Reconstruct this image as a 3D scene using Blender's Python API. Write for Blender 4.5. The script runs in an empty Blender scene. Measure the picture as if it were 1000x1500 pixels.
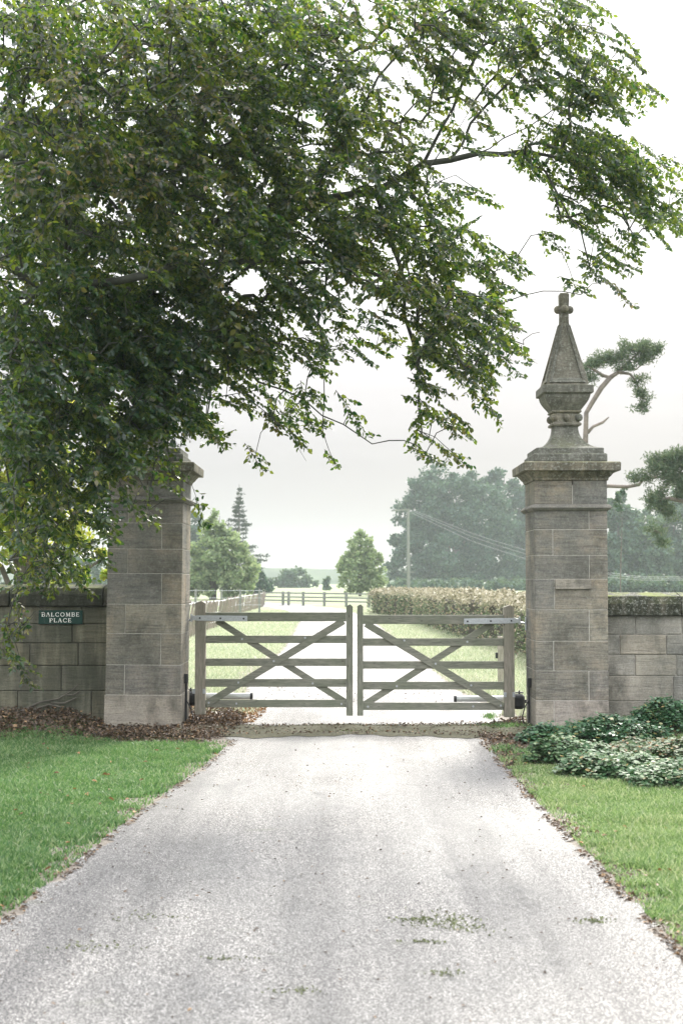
import bpy, math, random
import numpy as np
from mathutils import Vector, Matrix
random.seed(7); RNG = np.random.default_rng(11)
R = math.radians
S = bpy.context.scene
COL = S.collection

# ------------------------------------------------------------------ camera geometry
H = 1.63; FPX = 2083.3; T = math.atan(98/2083.3)
def at(u, v, Y):
    dx, dy = (u-500)/FPX, (750-v)/FPX
    d = (dx, math.cos(T)-dy*math.sin(T), math.sin(T)+dy*math.cos(T))
    s = Y/d[1]
    return np.array([d[0]*s, Y, H+d[2]*s])
def gnd(u, v):
    dx, dy = (u-500)/FPX, (750-v)/FPX
    d = (dx, math.cos(T)-dy*math.sin(T), math.sin(T)+dy*math.cos(T))
    s = -H/d[2]
    return np.array([d[0]*s, d[1]*s, 0.0])
def zat(v, Y): return at(500, v, Y)[2]
def xat(u, Y): return at(u, 850, Y)[0]

# ------------------------------------------------------------------ node helpers
class NT:
    def __init__(s, name):
        s.m = bpy.data.materials.new(name); s.m.use_nodes = True
        s.t = s.m.node_tree; s.t.nodes.clear()
        s.out = s.t.nodes.new('ShaderNodeOutputMaterial')
    def n(s, typ, **kw):
        nd = s.t.nodes.new('ShaderNode'+typ)
        for k, v in kw.items(): setattr(nd, k, v)
        return nd
    def l(s, a, b): s.t.links.new(a, b)
    def coord(s, scale=(1,1,1), which='Object'):
        c = s.n('TexCoord'); m = s.n('Mapping'); m.inputs['Scale'].default_value = scale
        s.l(c.outputs[which], m.inputs['Vector']); return m.outputs[0]
    def noise(s, vec, scale, detail=4, rough=.55, dist=0):
        nd = s.n('TexNoise'); nd.inputs['Scale'].default_value = scale
        nd.inputs['Detail'].default_value = detail; nd.inputs['Roughness'].default_value = rough
        nd.inputs['Distortion'].default_value = dist
        s.l(vec, nd.inputs['Vector']); return nd.outputs['Fac']
    def ramp(s, fac, stops, interp='LINEAR'):
        r = s.n('ValToRGB'); r.color_ramp.interpolation = interp
        els = r.color_ramp.elements
        while len(els) < len(stops): els.new(.5)
        for e, (p, c) in zip(els, stops):
            e.position = p; e.color = (*c, 1) if len(c) == 3 else c
        s.l(fac, r.inputs[0]); return r.outputs[0]
    def mix(s, fac, a, b, mode='MIX'):
        m = s.n('Mix', data_type='RGBA', blend_type=mode)
        for v, i in ((fac, 0), (a, 6), (b, 7)):
            if isinstance(v, (int, float)): m.inputs[i].default_value = v
            elif isinstance(v, tuple): m.inputs[i].default_value = (*v, 1)
            else: s.l(v, m.inputs[i])
        return m.outputs[2]
    def math(s, op, a, b=0.0):
        m = s.n('Math', operation=op)
        for v, i in ((a, 0), (b, 1)):
            if isinstance(v, (int, float)): m.inputs[i].default_value = v
            else: s.l(v, m.inputs[i])
        return m.outputs[0]
    def island(s):
        return s.n('NewGeometry').outputs['Random Per Island']
    def bump(s, h, strength, dist=.01, normal=None):
        b = s.n('Bump'); b.inputs['Strength'].default_value = strength; b.inputs['Distance'].default_value = dist
        s.l(h, b.inputs['Height'])
        if normal is not None: s.l(normal, b.inputs['Normal'])
        return b.outputs[0]
    def pbsdf(s, color, rough=.6, normal=None, spec=.5, metal=0):
        p = s.n('BsdfPrincipled')
        if isinstance(color, tuple): p.inputs['Base Color'].default_value = (*color, 1)
        else: s.l(color, p.inputs['Base Color'])
        if isinstance(rough, (int, float)): p.inputs['Roughness'].default_value = rough
        else: s.l(rough, p.inputs['Roughness'])
        p.inputs['Specular IOR Level'].default_value = spec
        p.inputs['Metallic'].default_value = metal
        if normal is not None: s.l(normal, p.inputs['Normal'])
        return p.outputs[0]
    def done(s, sh):
        s.l(sh, s.out.inputs['Surface']); return s.m

def leaf_mat(name, stops, trans, tfac=.35, rough=.4, spec=.5, patch=None, pscale=.6):
    k = NT(name)
    col = k.ramp(k.island(), stops)
    if patch:
        nz = k.noise(k.coord(), pscale, 3)
        f = k.ramp(nz, [(.49, (0,0,0)), (.63, (.85,.85,.85))])
        col = k.mix(f, col, k.ramp(k.island(), patch))
    p = k.pbsdf(col, rough, spec=spec)
    t = k.n('BsdfTranslucent')
    tc = k.ramp(k.island(), [(0, trans[0]), (1, trans[1])])
    k.l(tc, t.inputs['Color'])
    m = k.n('MixShader'); m.inputs[0].default_value = tfac
    k.l(p, m.inputs[1]); k.l(t.outputs[0], m.inputs[2])
    return k.done(m.outputs[0])

def stone_mat(name, a, b, c, lichen=.0, moss=0.0, dark=0.0, streak=1.0, tv=.8):
    k = NT(name)
    v = k.coord()
    big = k.noise(v, 1.7, 5, .6)
    base = k.ramp(big, [(.3, a), (.5, b), (.7, c)])
    isl = k.island()
    tint = k.ramp(isl, [(0, (.6,.63,.64)), (.25, (.95,.92,.88)), (.45, (1.16,1.02,.84)), (.65, (.76,.8,.82)), (.85, (1.05,.98,.95)), (1, (1.32,1.24,1.1))])
    base = k.mix(tv, base, tint, 'MULTIPLY')
    st = k.noise(k.coord((1.6,1.6,15)), 1.8, 7, .72, .6)
    base = k.mix(.6*streak, base, k.ramp(st, [(.32, (.35,.36,.38)), (.48, (.9,.9,.9)), (.6, (1.1,1.08,1)), (.75, (1.35,1.25,1.05))]), 'MULTIPLY')
    fine = k.noise(v, 55, 5, .7)
    base = k.mix(.6, base, k.ramp(fine, [(.35, (.55,.55,.55)), (.5, (1,1,1)), (.65, (1.15,1.15,1.15))]), 'MULTIPLY')
    stain = k.noise(k.coord((1,1,.6)), 3.2, 6, .65)
    base = k.mix(k.ramp(stain, [(.49, (0,0,0)), (.68, (.8,.8,.8))]), base, (.085,.085,.07))
    if dark: 
        dn = k.noise(k.coord((7,7,.8)), 1.6, 5, .6)
        base = k.mix(k.math('MULTIPLY', k.ramp(dn, [(.35, (0,0,0)), (.55, (1,1,1))]), dark), base, (.028,.032,.02))
    if lichen:
        ln = k.noise(v, 34, 7, .8)
        base = k.mix(k.math('MULTIPLY', k.ramp(ln, [(.52, (0,0,0)), (.6, (1,1,1))]), lichen*.8), base, (.5,.52,.47))
    if moss:
        mn = k.noise(v, 5, 6, .7)
        g = k.n('NewGeometry'); sx = k.n('SeparateXYZ'); k.l(g.outputs['Normal'], sx.inputs[0])
        up = k.ramp(sx.outputs[2], [(.25, (0,0,0)), (.8, (1,1,1))])
        mf = k.ramp(mn, [(.42, (0,0,0)), (.56, (1,1,1))])
        f = k.math('MULTIPLY', k.math('MULTIPLY', mf, up), moss)
        base = k.mix(f, base, (.14,.17,.035))
    nrm = k.bump(fine, .5, .004)
    nrm = k.bump(st, .9, .016, nrm)
    return k.done(k.pbsdf(base, .85, nrm, .3))

def wood_mat(name, scale, a=(.14,.148,.12), b=(.285,.285,.235), warm=0.0):
    k = NT(name)
    v = k.coord(scale)
    n1 = k.noise(v, 6, 6, .65, .8)
    c = k.ramp(n1, [(.3, a), (.6, b), (.8, tuple(x*1.25 for x in b))])
    n2 = k.noise(k.coord(), 2.2, 4)
    c = k.mix(k.ramp(n2, [(.42, (0,0,0)), (.62, (.35,.35,.35))]), c, (.13,.17,.10))
    vo = k.n('TexVoronoi'); vo.inputs['Scale'].default_value = 5.5; k.l(k.coord(tuple(.4+.35*q if q > 1 else 1 for q in scale)), vo.inputs['Vector'])
    c = k.mix(k.ramp(vo.outputs['Distance'], [(.04, (1,1,1)), (.1, (0,0,0))]), c, (.03,.025,.018))
    if warm: c = k.mix(warm, c, (.2,.15,.1))
    return k.done(k.pbsdf(c, .75, k.bump(n1, .4, .004), .3))

def plain(name, col, rough=.6, metal=0, var=.25, nscale=20):
    k = NT(name)
    n = k.noise(k.coord(), nscale, 4)
    c = k.mix(k.ramp(n, [(.35, (0,0,0)), (.7, (1,1,1))]), tuple(x*(1-var) for x in col), tuple(min(1, x*(1+var)) for x in col))
    return k.done(k.pbsdf(c, rough, k.bump(n, .15, .002), .5, metal))

# ------------------------------------------------------------------ mesh helpers
def mesh_np(name, V, F, mat, parent=None, smooth=False):
    """F: (n,k) int array or list of such"""
    if not isinstance(F, list): F = [F]
    me = bpy.data.meshes.new(name)
    V = np.asarray(V, dtype=np.float32)
    me.vertices.add(len(V)); me.vertices.foreach_set('co', V.ravel())
    loops = np.concatenate([f.ravel() for f in F]).astype(np.int32)
    tot = np.concatenate([np.full(len(f), f.shape[1]) for f in F]).astype(np.int32)
    st = np.concatenate([[0], np.cumsum(tot)[:-1]]).astype(np.int32)
    me.loops.add(len(loops)); me.loops.foreach_set('vertex_index', loops)
    me.polygons.add(len(tot)); me.polygons.foreach_set('loop_start', st)
    try: me.polygons.foreach_set('loop_total', tot)
    except Exception: pass
    if smooth: me.polygons.foreach_set('use_smooth', np.ones(len(tot), bool))
    me.update(calc_edges=True); me.validate()
    me.materials.append(mat)
    o = bpy.data.objects.new(name, me); COL.objects.link(o); o.parent = parent
    return o

class MB:
    def __init__(s): s.v = []; s.f = []
    def add(s, vs, fs):
        b = len(s.v); s.v += [tuple(map(float, p)) for p in vs]; s.f += [tuple(i+b for i in f) for f in fs]
    def box(s, c, d, M=None):
        cx, cy, cz = c; x, y, z = d[0]/2, d[1]/2, d[2]/2
        vs = [(cx+i*x, cy+j*y, cz+k*z) for i in (-1,1) for j in (-1,1) for k in (-1,1)]
        if M is not None: vs = [tuple(M @ Vector(p)) for p in vs]
        s.add(vs, [(0,1,3,2),(4,6,7,5),(0,4,5,1),(2,3,7,6),(0,2,6,4),(1,5,7,3)])
    def bar(s, p, q, w, t):   # flat bar in XZ plane, thickness t along Y
        p, q = Vector(p), Vector(q); d = (q-p); L = d.length; d.normalize()
        n = Vector((-d.z, 0, d.x))*w/2; y = Vector((0, t/2, 0))
        vs = [p-n-y, p-n+y, p+n-y, p+n+y, q-n-y, q-n+y, q+n-y, q+n+y]
        s.add(vs, [(0,1,3,2),(4,6,7,5),(0,4,5,1),(2,3,7,6),(0,2,6,4),(1,5,7,3)])
    def tube(s, pts, rad, n=8, cap=True):
        P = [Vector(p) for p in pts]; m = len(P)
        if not hasattr(rad, '__len__'): rad = [rad]*m
        prev = None; vs = []; fs = []
        for i in range(m):
            d = (P[min(i+1, m-1)]-P[max(i-1, 0)]).normalized()
            a = prev if prev is not None else (Vector((0,0,1)) if abs(d.z) < .9 else Vector((1,0,0)))
            u = (a - d*a.dot(d)).normalized(); w = d.cross(u); prev = u
            for k in range(n):
                t = 2*math.pi*k/n; vs.append(P[i]+(u*math.cos(t)+w*math.sin(t))*rad[i])
        for i in range(m-1):
            for k in range(n):
                fs.append((i*n+k, i*n+(k+1)%n, (i+1)*n+(k+1)%n, (i+1)*n+k))
        if cap: fs.append(tuple(reversed(range(n)))); fs.append(tuple((m-1)*n+k for k in range(n)))
        s.add(vs, fs)
    def sqlathe(s, prof, rows=1):   # square section profile [(half, z)]
        vs = []; fs = []
        for h, z in prof: vs += [(-h,-h,z),(h,-h,z),(h,h,z),(-h,h,z)]
        for i in range(len(prof)-1):
            for k in range(4): fs.append((i*4+k, i*4+(k+1)%4, (i+1)*4+(k+1)%4, (i+1)*4+k))
        fs.append((3,2,1,0)); e = (len(prof)-1)*4; fs.append((e,e+1,e+2,e+3))
        s.add(vs, fs)
    def ball(s, c, r, n=10, sz=1.0):
        c = Vector(c); vs = []; fs = []; m = n//2
        for i in range(m+1):
            ph = math.pi*i/m
            for k in range(n):
                t = 2*math.pi*k/n
                vs.append(c+Vector((r*math.sin(ph)*math.cos(t), r*math.sin(ph)*math.sin(t), r*sz*math.cos(ph))))
        for i in range(m):
            for k in range(n): fs.append((i*n+k, (i+1)*n+k, (i+1)*n+(k+1)%n, i*n+(k+1)%n))
        s.add(vs, fs)
    def build(s, name, mat, parent=None, bevel=0, smooth=False, seg=2):
        me = bpy.data.meshes.new(name); me.from_pydata(s.v, [], s.f); me.update()
        me.materials.append(mat)
        if smooth: me.polygons.foreach_set('use_smooth', [True]*len(me.polygons))
        o = bpy.data.objects.new(name, me); COL.objects.link(o); o.parent = parent
        if bevel:
            b = o.modifiers.new('Bevel', 'BEVEL'); b.width = bevel; b.segments = seg; b.limit_method = 'ANGLE'; b.angle_limit = R(25)
        return o

def tag(o, label, cat, group=None, kind=None):
    if label: o['label'] = label
    if cat: o['category'] = cat
    if group: o['group'] = group
    if kind: o['kind'] = kind
    return o
def empty(name, loc, label, cat, group=None):
    o = bpy.data.objects.new(name, None); COL.objects.link(o); o.location = loc; o.empty_display_size = .2
    return tag(o, label, cat, group)

def norm(a): return a/np.maximum(np.linalg.norm(a, axis=-1, keepdims=True), 1e-9)
def leaves(C, D, N, L, W, fold=.25):
    """folded leaf meshes: C base points, D axis, N up-normal"""
    D = norm(D); Sx = norm(np.cross(D, N)); U = np.cross(Sx, D)
    L = L[:, None]; W = W[:, None]
    b = C; t = C + D*L - U*L*.12
    def pt(a, sgn, w): return C + D*L*a + Sx*W*w*sgn + U*W*fold*w
    l1, r1 = pt(.32, 1, .5), pt(.32, -1, .5)
    l2, r2 = pt(.72, 1, .36), pt(.72, -1, .36)
    V = np.stack([b, l1, l2, t, r2, r1], 1).reshape(-1, 3)
    i = (np.arange(len(C))*6)[:, None]
    F = np.concatenate([i+np.array([[0,3,2,1]]), i+np.array([[0,5,4,3]])], 0)
    return V, F
def rdir(n, r=RNG): return norm(r.normal(size=(n, 3)))

def smooth01(t): t = np.clip(t, 0, 1); return t*t*(3-2*t)

# ------------------------------------------------------------------ road outline
_L = [(1620,-330),(1500,-150),(1355,0),(1290,85),(1220,170),(1175,230),(1125,300),(1085,345),(1074,300),(1062,285),(1045,385),(1025,372),(1012,362),(984,379),(952,417),(925,433),(911,440),(902,436),(895,420),(890,396),(887.5,320),(885.6,100),(884,-100)]
_R = [(1620,1190),(1500,1100),(1400,1000),(1330,930),(1255,860),(1195,800),(1140,750),(1095,712),(1074,690),(1062,725),(1040,735),(1028,700),(1011,665),(977,626),(944,584),(919,556),(903,535),(892,500),(885.5,440),(882.5,385),(881,320),(880.4,100),(880,-100)]
LY = np.array([gnd(x, v)[1] for v, x in _L]); LX = np.array([gnd(x, v)[0] for v, x in _L])
RY = np.array([gnd(x, v)[1] for v, x in _R]); RX = np.array([gnd(x, v)[0] for v, x in _R])
def road_l(y): return np.interp(y, LY, LX)
def road_r(y): return np.interp(y, RY, RX)
def gz(x, y):
    x = np.asarray(x, float); y = np.asarray(y, float)
    a = .15*smooth01((-2.45-x)/.6)*smooth01((y-14.1)/1.6)*smooth01((24-y)/5)
    b = .10*smooth01((x-3.0)/.6)*smooth01((y-13.2)/2)*smooth01((24-y)/5)
    return a+b

# ------------------------------------------------------------------ materials
def ground_mat():
    k = NT('meadow grass ground')
    v = k.coord()
    n = k.noise(v, .35, 5, .6); f = k.noise(v, 14, 6, .75)
    c = k.ramp(n, [(.35, (.035,.055,.02)), (.55, (.06,.08,.03)), (.7, (.09,.1,.045))])
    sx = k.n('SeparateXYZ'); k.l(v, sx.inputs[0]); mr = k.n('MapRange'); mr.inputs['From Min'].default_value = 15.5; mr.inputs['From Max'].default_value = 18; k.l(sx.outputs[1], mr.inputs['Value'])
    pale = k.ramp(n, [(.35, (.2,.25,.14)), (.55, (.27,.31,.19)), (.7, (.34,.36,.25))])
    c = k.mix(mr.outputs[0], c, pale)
    c = k.mix(.55, c, k.ramp(f, [(.3, (.5,.5,.45)), (.65, (1.25,1.2,1.1))]), 'MULTIPLY')
    return k.done(k.pbsdf(c, .9, k.bump(f, .9, .05), .2))
def road_mat():
    k = NT('wet worn gravel tarmac')
    v = k.coord()
    vo = k.n('TexVoronoi'); vo.inputs['Scale'].default_value = 205; k.l(v, vo.inputs['Vector'])
    vo2 = k.n('TexVoronoi'); vo2.inputs['Scale'].default_value = 90; k.l(v, vo2.inputs['Vector'])
    wn = k.n('TexWhiteNoise'); k.l(vo.outputs['Position'], wn.inputs['Vector'])
    c = k.ramp(wn.outputs['Value'], [(0, (.015,.015,.015)), (.25, (.055,.056,.055)), (.7, (.175,.175,.172)), (1, (.6,.59,.57))])
    big = k.noise(k.coord((1,.45,1)), .9, 6, .6)
    c = k.mix(.8, c, k.ramp(big, [(.35, (.55,.56,.58)), (.62, (1.15,1.12,1.08))]), 'MULTIPLY')
    mo = k.noise(k.coord((1.1,2.6,1)), 1.3, 7, .7)
    c = k.mix(k.ramp(mo, [(.62, (0,0,0)), (.72, (.55,.55,.55))]), c, (.09,.1,.06))
    tr = k.noise(k.coord((1.5,.07,1)), 1.4, 4, .6)
    c = k.mix(.8, c, k.ramp(tr, [(.38, (.58,.58,.59)), (.58, (1.15,1.14,1.12))]), 'MULTIPLY')
    fl = k.noise(v, 26, 6, .8)
    c = k.mix(k.ramp(fl, [(.64, (0,0,0)), (.69, (.8,.8,.8))]), c, (.035,.032,.025))
    h = k.mix(.35, vo.outputs['Distance'], vo2.outputs['Distance'])
    h = k.math('MULTIPLY', h, -1.0)
    rough = k.ramp(big, [(.38, (.3,.3,.3)), (.6, (.66,.66,.66))])
    med = k.noise(v, 9, 5, .6)
    nrm = k.bump(h, .75, .006)
    nrm = k.bump(med, .25, .02, nrm)
    return k.done(k.pbsdf(c, rough, nrm, .55))
def soil_mat(name='damp verge soil', a=(.06,.05,.038), b=(.16,.13,.1)):
    k = NT(name)
    v = k.coord(); n = k.noise(v, 30, 6, .75)
    c = k.ramp(n, [(.3, a), (.65, b)])
    return k.done(k.pbsdf(c, .8, k.bump(n, .8, .02), .3))
M_ground = ground_mat(); M_road = road_mat(); M_soil = soil_mat(a=(.09,.08,.062), b=(.34,.3,.255))
M_strip = soil_mat('mossy damp debris', (.03,.03,.02), (.13,.125,.07))
M_stone = stone_mat('weathered sandstone ashlar', (.16,.163,.15), (.26,.255,.228), (.365,.32,.25), lichen=.22)
M_plinth = stone_mat('pale sandstone plinth', (.27,.265,.24), (.37,.355,.32), (.45,.42,.37), streak=.6)
M_cap = stone_mat('lichened sandstone', (.19,.19,.17), (.28,.275,.24), (.35,.34,.29), lichen=.6, moss=.35, dark=.6, streak=.25)
M_fin = stone_mat('lichened finial stone', (.2,.2,.175), (.3,.295,.255), (.38,.36,.31), lichen=.5, moss=.25, dark=.35, streak=.15)
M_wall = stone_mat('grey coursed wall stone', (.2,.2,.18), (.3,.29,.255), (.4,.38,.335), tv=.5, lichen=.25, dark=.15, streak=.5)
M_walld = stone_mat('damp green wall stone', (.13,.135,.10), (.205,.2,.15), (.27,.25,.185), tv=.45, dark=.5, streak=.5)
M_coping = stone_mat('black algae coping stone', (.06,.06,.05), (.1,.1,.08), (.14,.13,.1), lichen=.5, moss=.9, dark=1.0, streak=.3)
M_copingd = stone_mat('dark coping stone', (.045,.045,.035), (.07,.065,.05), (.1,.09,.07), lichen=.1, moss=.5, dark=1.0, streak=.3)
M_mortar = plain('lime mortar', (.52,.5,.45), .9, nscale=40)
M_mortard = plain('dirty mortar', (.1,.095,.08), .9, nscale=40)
M_woodh = wood_mat('weathered gate rail timber', (1.2,9,9))
M_woodv = wood_mat('weathered gate post timber', (9,9,1.2))
M_woodp = wood_mat('brown gate post timber', (9,9,1.0), (.2,.185,.15), (.37,.34,.285), warm=0)
M_pick = wood_mat('cleft chestnut paling', (9,9,1.2), (.16,.13,.11), (.3,.26,.22))
M_rail = wood_mat('grey field rail timber', (1.2,9,9), (.12,.13,.12), (.22,.23,.21))
M_galv = plain('galvanised steel', (.5,.53,.55), .45, .7, .12, 60)
M_alu = plain('pale aluminium tube', (.55,.57,.57), .4, .3, .08, 30)
M_black = plain('black plastic', (.018,.02,.022), .45, 0, .2, 30)
M_bark = plain('smooth grey beech bark', (.055,.06,.045), .85, 0, .5, 6)
M_pbark = plain('orange pine bark', (.17,.145,.12), .85, 0, .35, 5)
M_tbark = plain('grey tree bark', (.12,.11,.09), .9, 0, .3, 5)
M_wire = plain('dull cable', (.28,.29,.29), .6, 0, .1, 5)

M_beech = leaf_mat('copper beech leaf', [(0,(.002,.014,.006)),(.5,(.004,.030,.013)),(.85,(.009,.048,.02)),(.97,(.04,.045,.018)),(1,(.11,.065,.025))],
                   ((.03,.17,.015),(.46,.58,.05)), .34, .3, .55, patch=[(0,(.006,.016,.008)),(.4,(.024,.026,.014)),(.75,(.085,.046,.024)),(1,(.19,.095,.04))], pscale=.5)
M_yleaf = leaf_mat('sunlit yellow green leaf', [(0,(.08,.15,.03)),(.5,(.14,.2,.04)),(1,(.3,.28,.05))], ((.4,.56,.07),(.75,.72,.14)), .55, .45, .4)

# ------------------------------------------------------------------ ground, road, verge
def nonuni(a, b, n, p): 
    t = np.linspace(0, 1, n); return a+(b-a)*t**p
ys = np.concatenate([np.linspace(-38, 2, 6), np.arange(3, 30, .5), nonuni(30, 780, 40, 2.2)])
xp = np.concatenate([np.arange(0, 7, .4), nonuni(7, 430, 24, 2.2)])
xs = np.concatenate([-xp[:0:-1], xp])
X, Y = np.meshgrid(xs, ys); Z = gz(X, Y)
V = np.stack([X, Y, Z], -1).reshape(-1, 3); nx = len(xs); ny = len(ys)
ii = (np.arange(ny-1)[:, None]*nx+np.arange(nx-1)[None]).ravel()
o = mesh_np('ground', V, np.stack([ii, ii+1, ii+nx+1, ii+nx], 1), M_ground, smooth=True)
tag(o, 'green lawns and pasture on both sides of the drive', 'ground', kind='structure')

def strip(name, fl, fr, y0, y1, n, m, z, mat, jit=0):
    t = np.linspace(0, 1, n); yy = y0*(y1/y0)**t
    rows = []
    for y in yy:
        a, b = fl(y), fr(y)
        if jit:
            a += jit*(math.sin(y*7.3)+math.sin(y*17.1+1)+.6*math.sin(y*39))*.4
            b += jit*(math.sin(y*6.1+2)+math.sin(y*19.7)+.6*math.sin(y*43))*.4
        x = np.linspace(a, b, m); rows.append(np.stack([x, np.full(m, y), np.full(m, z)], -1))
    V = np.concatenate(rows); i = (np.arange(n-1)[:, None]*m+np.arange(m-1)[None]).ravel()
    return mesh_np(name, V, np.stack([i, i+1, i+m+1, i+m], 1), mat)
o = strip('verge_soil', lambda y: road_l(y)-.3 if y < 30 else road_l(y)-.1, lambda y: road_r(y)+.26 if y < 30 else road_r(y)+.1, 3.2, 60, 700, 3, .004, M_soil, .09)
tag(o, 'thin brown strip of bare earth along the edges of the drive', 'verge', kind='structure')
o = strip('driveway', road_l, road_r, 3.0, 104, 900, 5, .008, M_road, .075)
tag(o, 'pale wet gravelly tarmac drive running through the gates and curving left', 'road', kind='structure')
# threshold strip, a low rounded ridge of mossy debris between the pillars
yy = np.linspace(gnd(500, 1080)[1], gnd(500, 1063)[1], 12); xx = np.linspace(-1.78, 1.95, 60)
X, Y = np.meshgrid(xx, yy); u = (Y-yy[0])/(yy[-1]-yy[0])
Yj = Y + (.12*np.sin(X*3.1+1)+.07*np.sin(X*9)+.04*np.sin(X*23))*(1-u)+(.08*np.sin(X*5+2)+.05*np.sin(X*17))*u
Z = .012+.028*np.sin(np.pi*u)**.8
V = np.stack([X, Yj, Z], -1).reshape(-1, 3); m = 60
i = (np.arange(11)[:, None]*m+np.arange(m-1)[None]).ravel()
o = mesh_np('threshold_strip', V, np.stack([i, i+1, i+m+1, i+m], 1), M_strip, smooth=True)
tag(o, 'dark mossy strip of debris crossing the drive between the stone piers', 'road strip', kind='structure')

# ------------------------------------------------------------------ grass blades
def grass(name, P, hmin, hmax, w, mat, label, lean=.5):
    n = len(P); a = RNG.uniform(0, 2*np.pi, n); sx = np.stack([np.cos(a), np.sin(a), np.zeros(n)], 1)
    h = RNG.uniform(hmin, hmax, n)[:, None]
    if name == 'lawn': h = h*(.8+.35*np.sin(P[:, :1]*5.1+2*np.sin(P[:, 1:2]*3.3))*np.sin(P[:, 1:2]*4.3+1)+.25*(RNG.uniform(0, 1, (n, 1)) < .1))
    ln = RNG.normal(size=(n, 3))*lean; ln[:, 2] = 0
    tip = P+np.array([0,0,1.])*h+ln*h; mid = P+np.array([0,0,.55])*h+ln*h*.3
    ww = w*RNG.uniform(.7, 1.3, n)[:, None]
    V = np.stack([P-sx*ww/2, P+sx*ww/2, mid+sx*ww*.4, mid-sx*ww*.4, tip], 1).reshape(-1, 3)
    i = (np.arange(n)*5)[:, None]
    o = mesh_np(name, V, [i+np.array([[0,1,2,3]]), i+np.array([[3,2,4]])], mat)
    return tag(o, label, 'grass', kind='stuff')
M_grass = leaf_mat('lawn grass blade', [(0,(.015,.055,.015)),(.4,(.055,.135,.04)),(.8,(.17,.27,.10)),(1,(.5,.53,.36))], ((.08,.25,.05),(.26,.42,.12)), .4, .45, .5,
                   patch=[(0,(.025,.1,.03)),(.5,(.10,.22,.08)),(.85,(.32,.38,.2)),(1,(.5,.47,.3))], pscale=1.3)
M_grass_sunlit = leaf_mat('lawn blade with painted sunlight', [(0,(.03,.085,.02)),(.35,(.11,.2,.065)),(.75,(.27,.37,.17)),(1,(.62,.6,.43))], ((.15,.29,.08),(.38,.5,.17)), .42, .45, .5, patch=[(0,(.07,.14,.03)),(.5,(.24,.31,.14)),(.85,(.48,.48,.3)),(1,(.6,.56,.38))], pscale=1.3)  # brighter, yellower copy of the lawn blade, sunlight painted into its colour
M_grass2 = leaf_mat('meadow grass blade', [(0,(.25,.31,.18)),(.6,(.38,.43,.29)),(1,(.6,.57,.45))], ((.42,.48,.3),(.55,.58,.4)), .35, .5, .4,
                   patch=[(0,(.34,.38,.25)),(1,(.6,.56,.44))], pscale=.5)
def lawn_points(n, side, y0, y1, px_margin=40):
    # density falls with distance
    y = y0*(y1/y0)**RNG.uniform(0, 1, n*3)
    half = 500/FPX*y+.4
    if side < 0: a, b = -half, road_l(y)-.02
    else: a, b = road_r(y)+.02, half
    w = np.maximum(b-a, 0); keep = RNG.uniform(0, 1, len(y)) < w/np.maximum(w.max(), 1e-6)
    y, a, b, w = y[keep][:n], a[keep][:n], b[keep][:n], w[keep][:n]
    x = a+w*RNG.uniform(0, 1, len(y))
    return x, y
for side, nm, lb in ((-1, 'left', 'mown lawn left of the drive in front of the wall with the sign'), (1, 'right', 'mown lawn right of the drive in front of the leafy ground cover')):
    x, y = lawn_points(190000, side, 4.6, 15.0)
    # thin, ragged margin beside the drive
    d = (road_l(y)-x) if side < 0 else (x-road_r(y))
    w = (.17 if side < 0 else .13)+.08*np.sin(y*3.3+side)+.07*np.sin(y*9.7)+.05*np.sin(y*27)+.04*np.sin(y*61)
    k = (d > w) | (RNG.uniform(0, 1, len(y)) < .16)
    if side < 0: k &= ~(y > 14.1+.75*smooth01((-2.0-x)/.8)+.08*np.sin(x*4)+.07*RNG.normal(size=len(y)))
    else: k &= ~((y > 13.2+.1*RNG.normal(size=len(y))) & (x < 2.4))
    x, y = x[k], y[k]
    P = np.stack([x, y, gz(x, y)], 1)
    g = grass('lawn', P, .018, .055, .008, M_grass if side < 0 else M_grass_sunlit, lb)
def meadow(side, lab):
    x, y = lawn_points(60000, side, 17, 75)
    if side < 0: k = x > -4.8-.06*(y-17)-20
    else: k = x < 40
    x, y = x[k], y[k]
    P = np.stack([x, y, gz(x, y)], 1)
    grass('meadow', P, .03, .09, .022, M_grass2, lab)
meadow(-1, 'pale field grass beyond the gates, left of the drive'); meadow(1, 'pale field grass beyond the gates, between the drive and the hedge')

# ------------------------------------------------------------------ leaf litter
M_litter = leaf_mat('dead brown leaf', [(0,(.045,.034,.024)),(.5,(.10,.072,.05)),(.85,(.19,.135,.09)),(1,(.34,.22,.11))], ((.1,.05,.02),(.2,.1,.03)), .1, .5, .4)
M_litter2 = leaf_mat('fallen orange leaf', [(0,(.12,.07,.04)),(.5,(.26,.15,.075)),(1,(.42,.26,.12))], ((.2,.1,.03),(.4,.2,.05)), .2, .5, .4)
def in_poly(px, py, poly):
    ins = np.zeros(len(px), bool); n = len(poly)
    for i in range(n):
        x1, y1 = poly[i]; x2, y2 = poly[(i+1) % n]
        c = ((y1 > py) != (y2 > py)) & (px < (x2-x1)*(py-y1)/(y2-y1+1e-12)+x1)
        ins ^= c
    return ins
def poly_pts(poly_px, n):
    W = np.array([gnd(u, v)[:2] for u, v in poly_px]); lo, hi = W.min(0), W.max(0)
    out = np.zeros((0, 2))
    while len(out) < n:
        q = RNG.uniform(lo, hi, (n*4, 2)); out = np.concatenate([out, q[in_poly(q[:, 0], q[:, 1], W)]])
    return out[:n]
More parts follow.
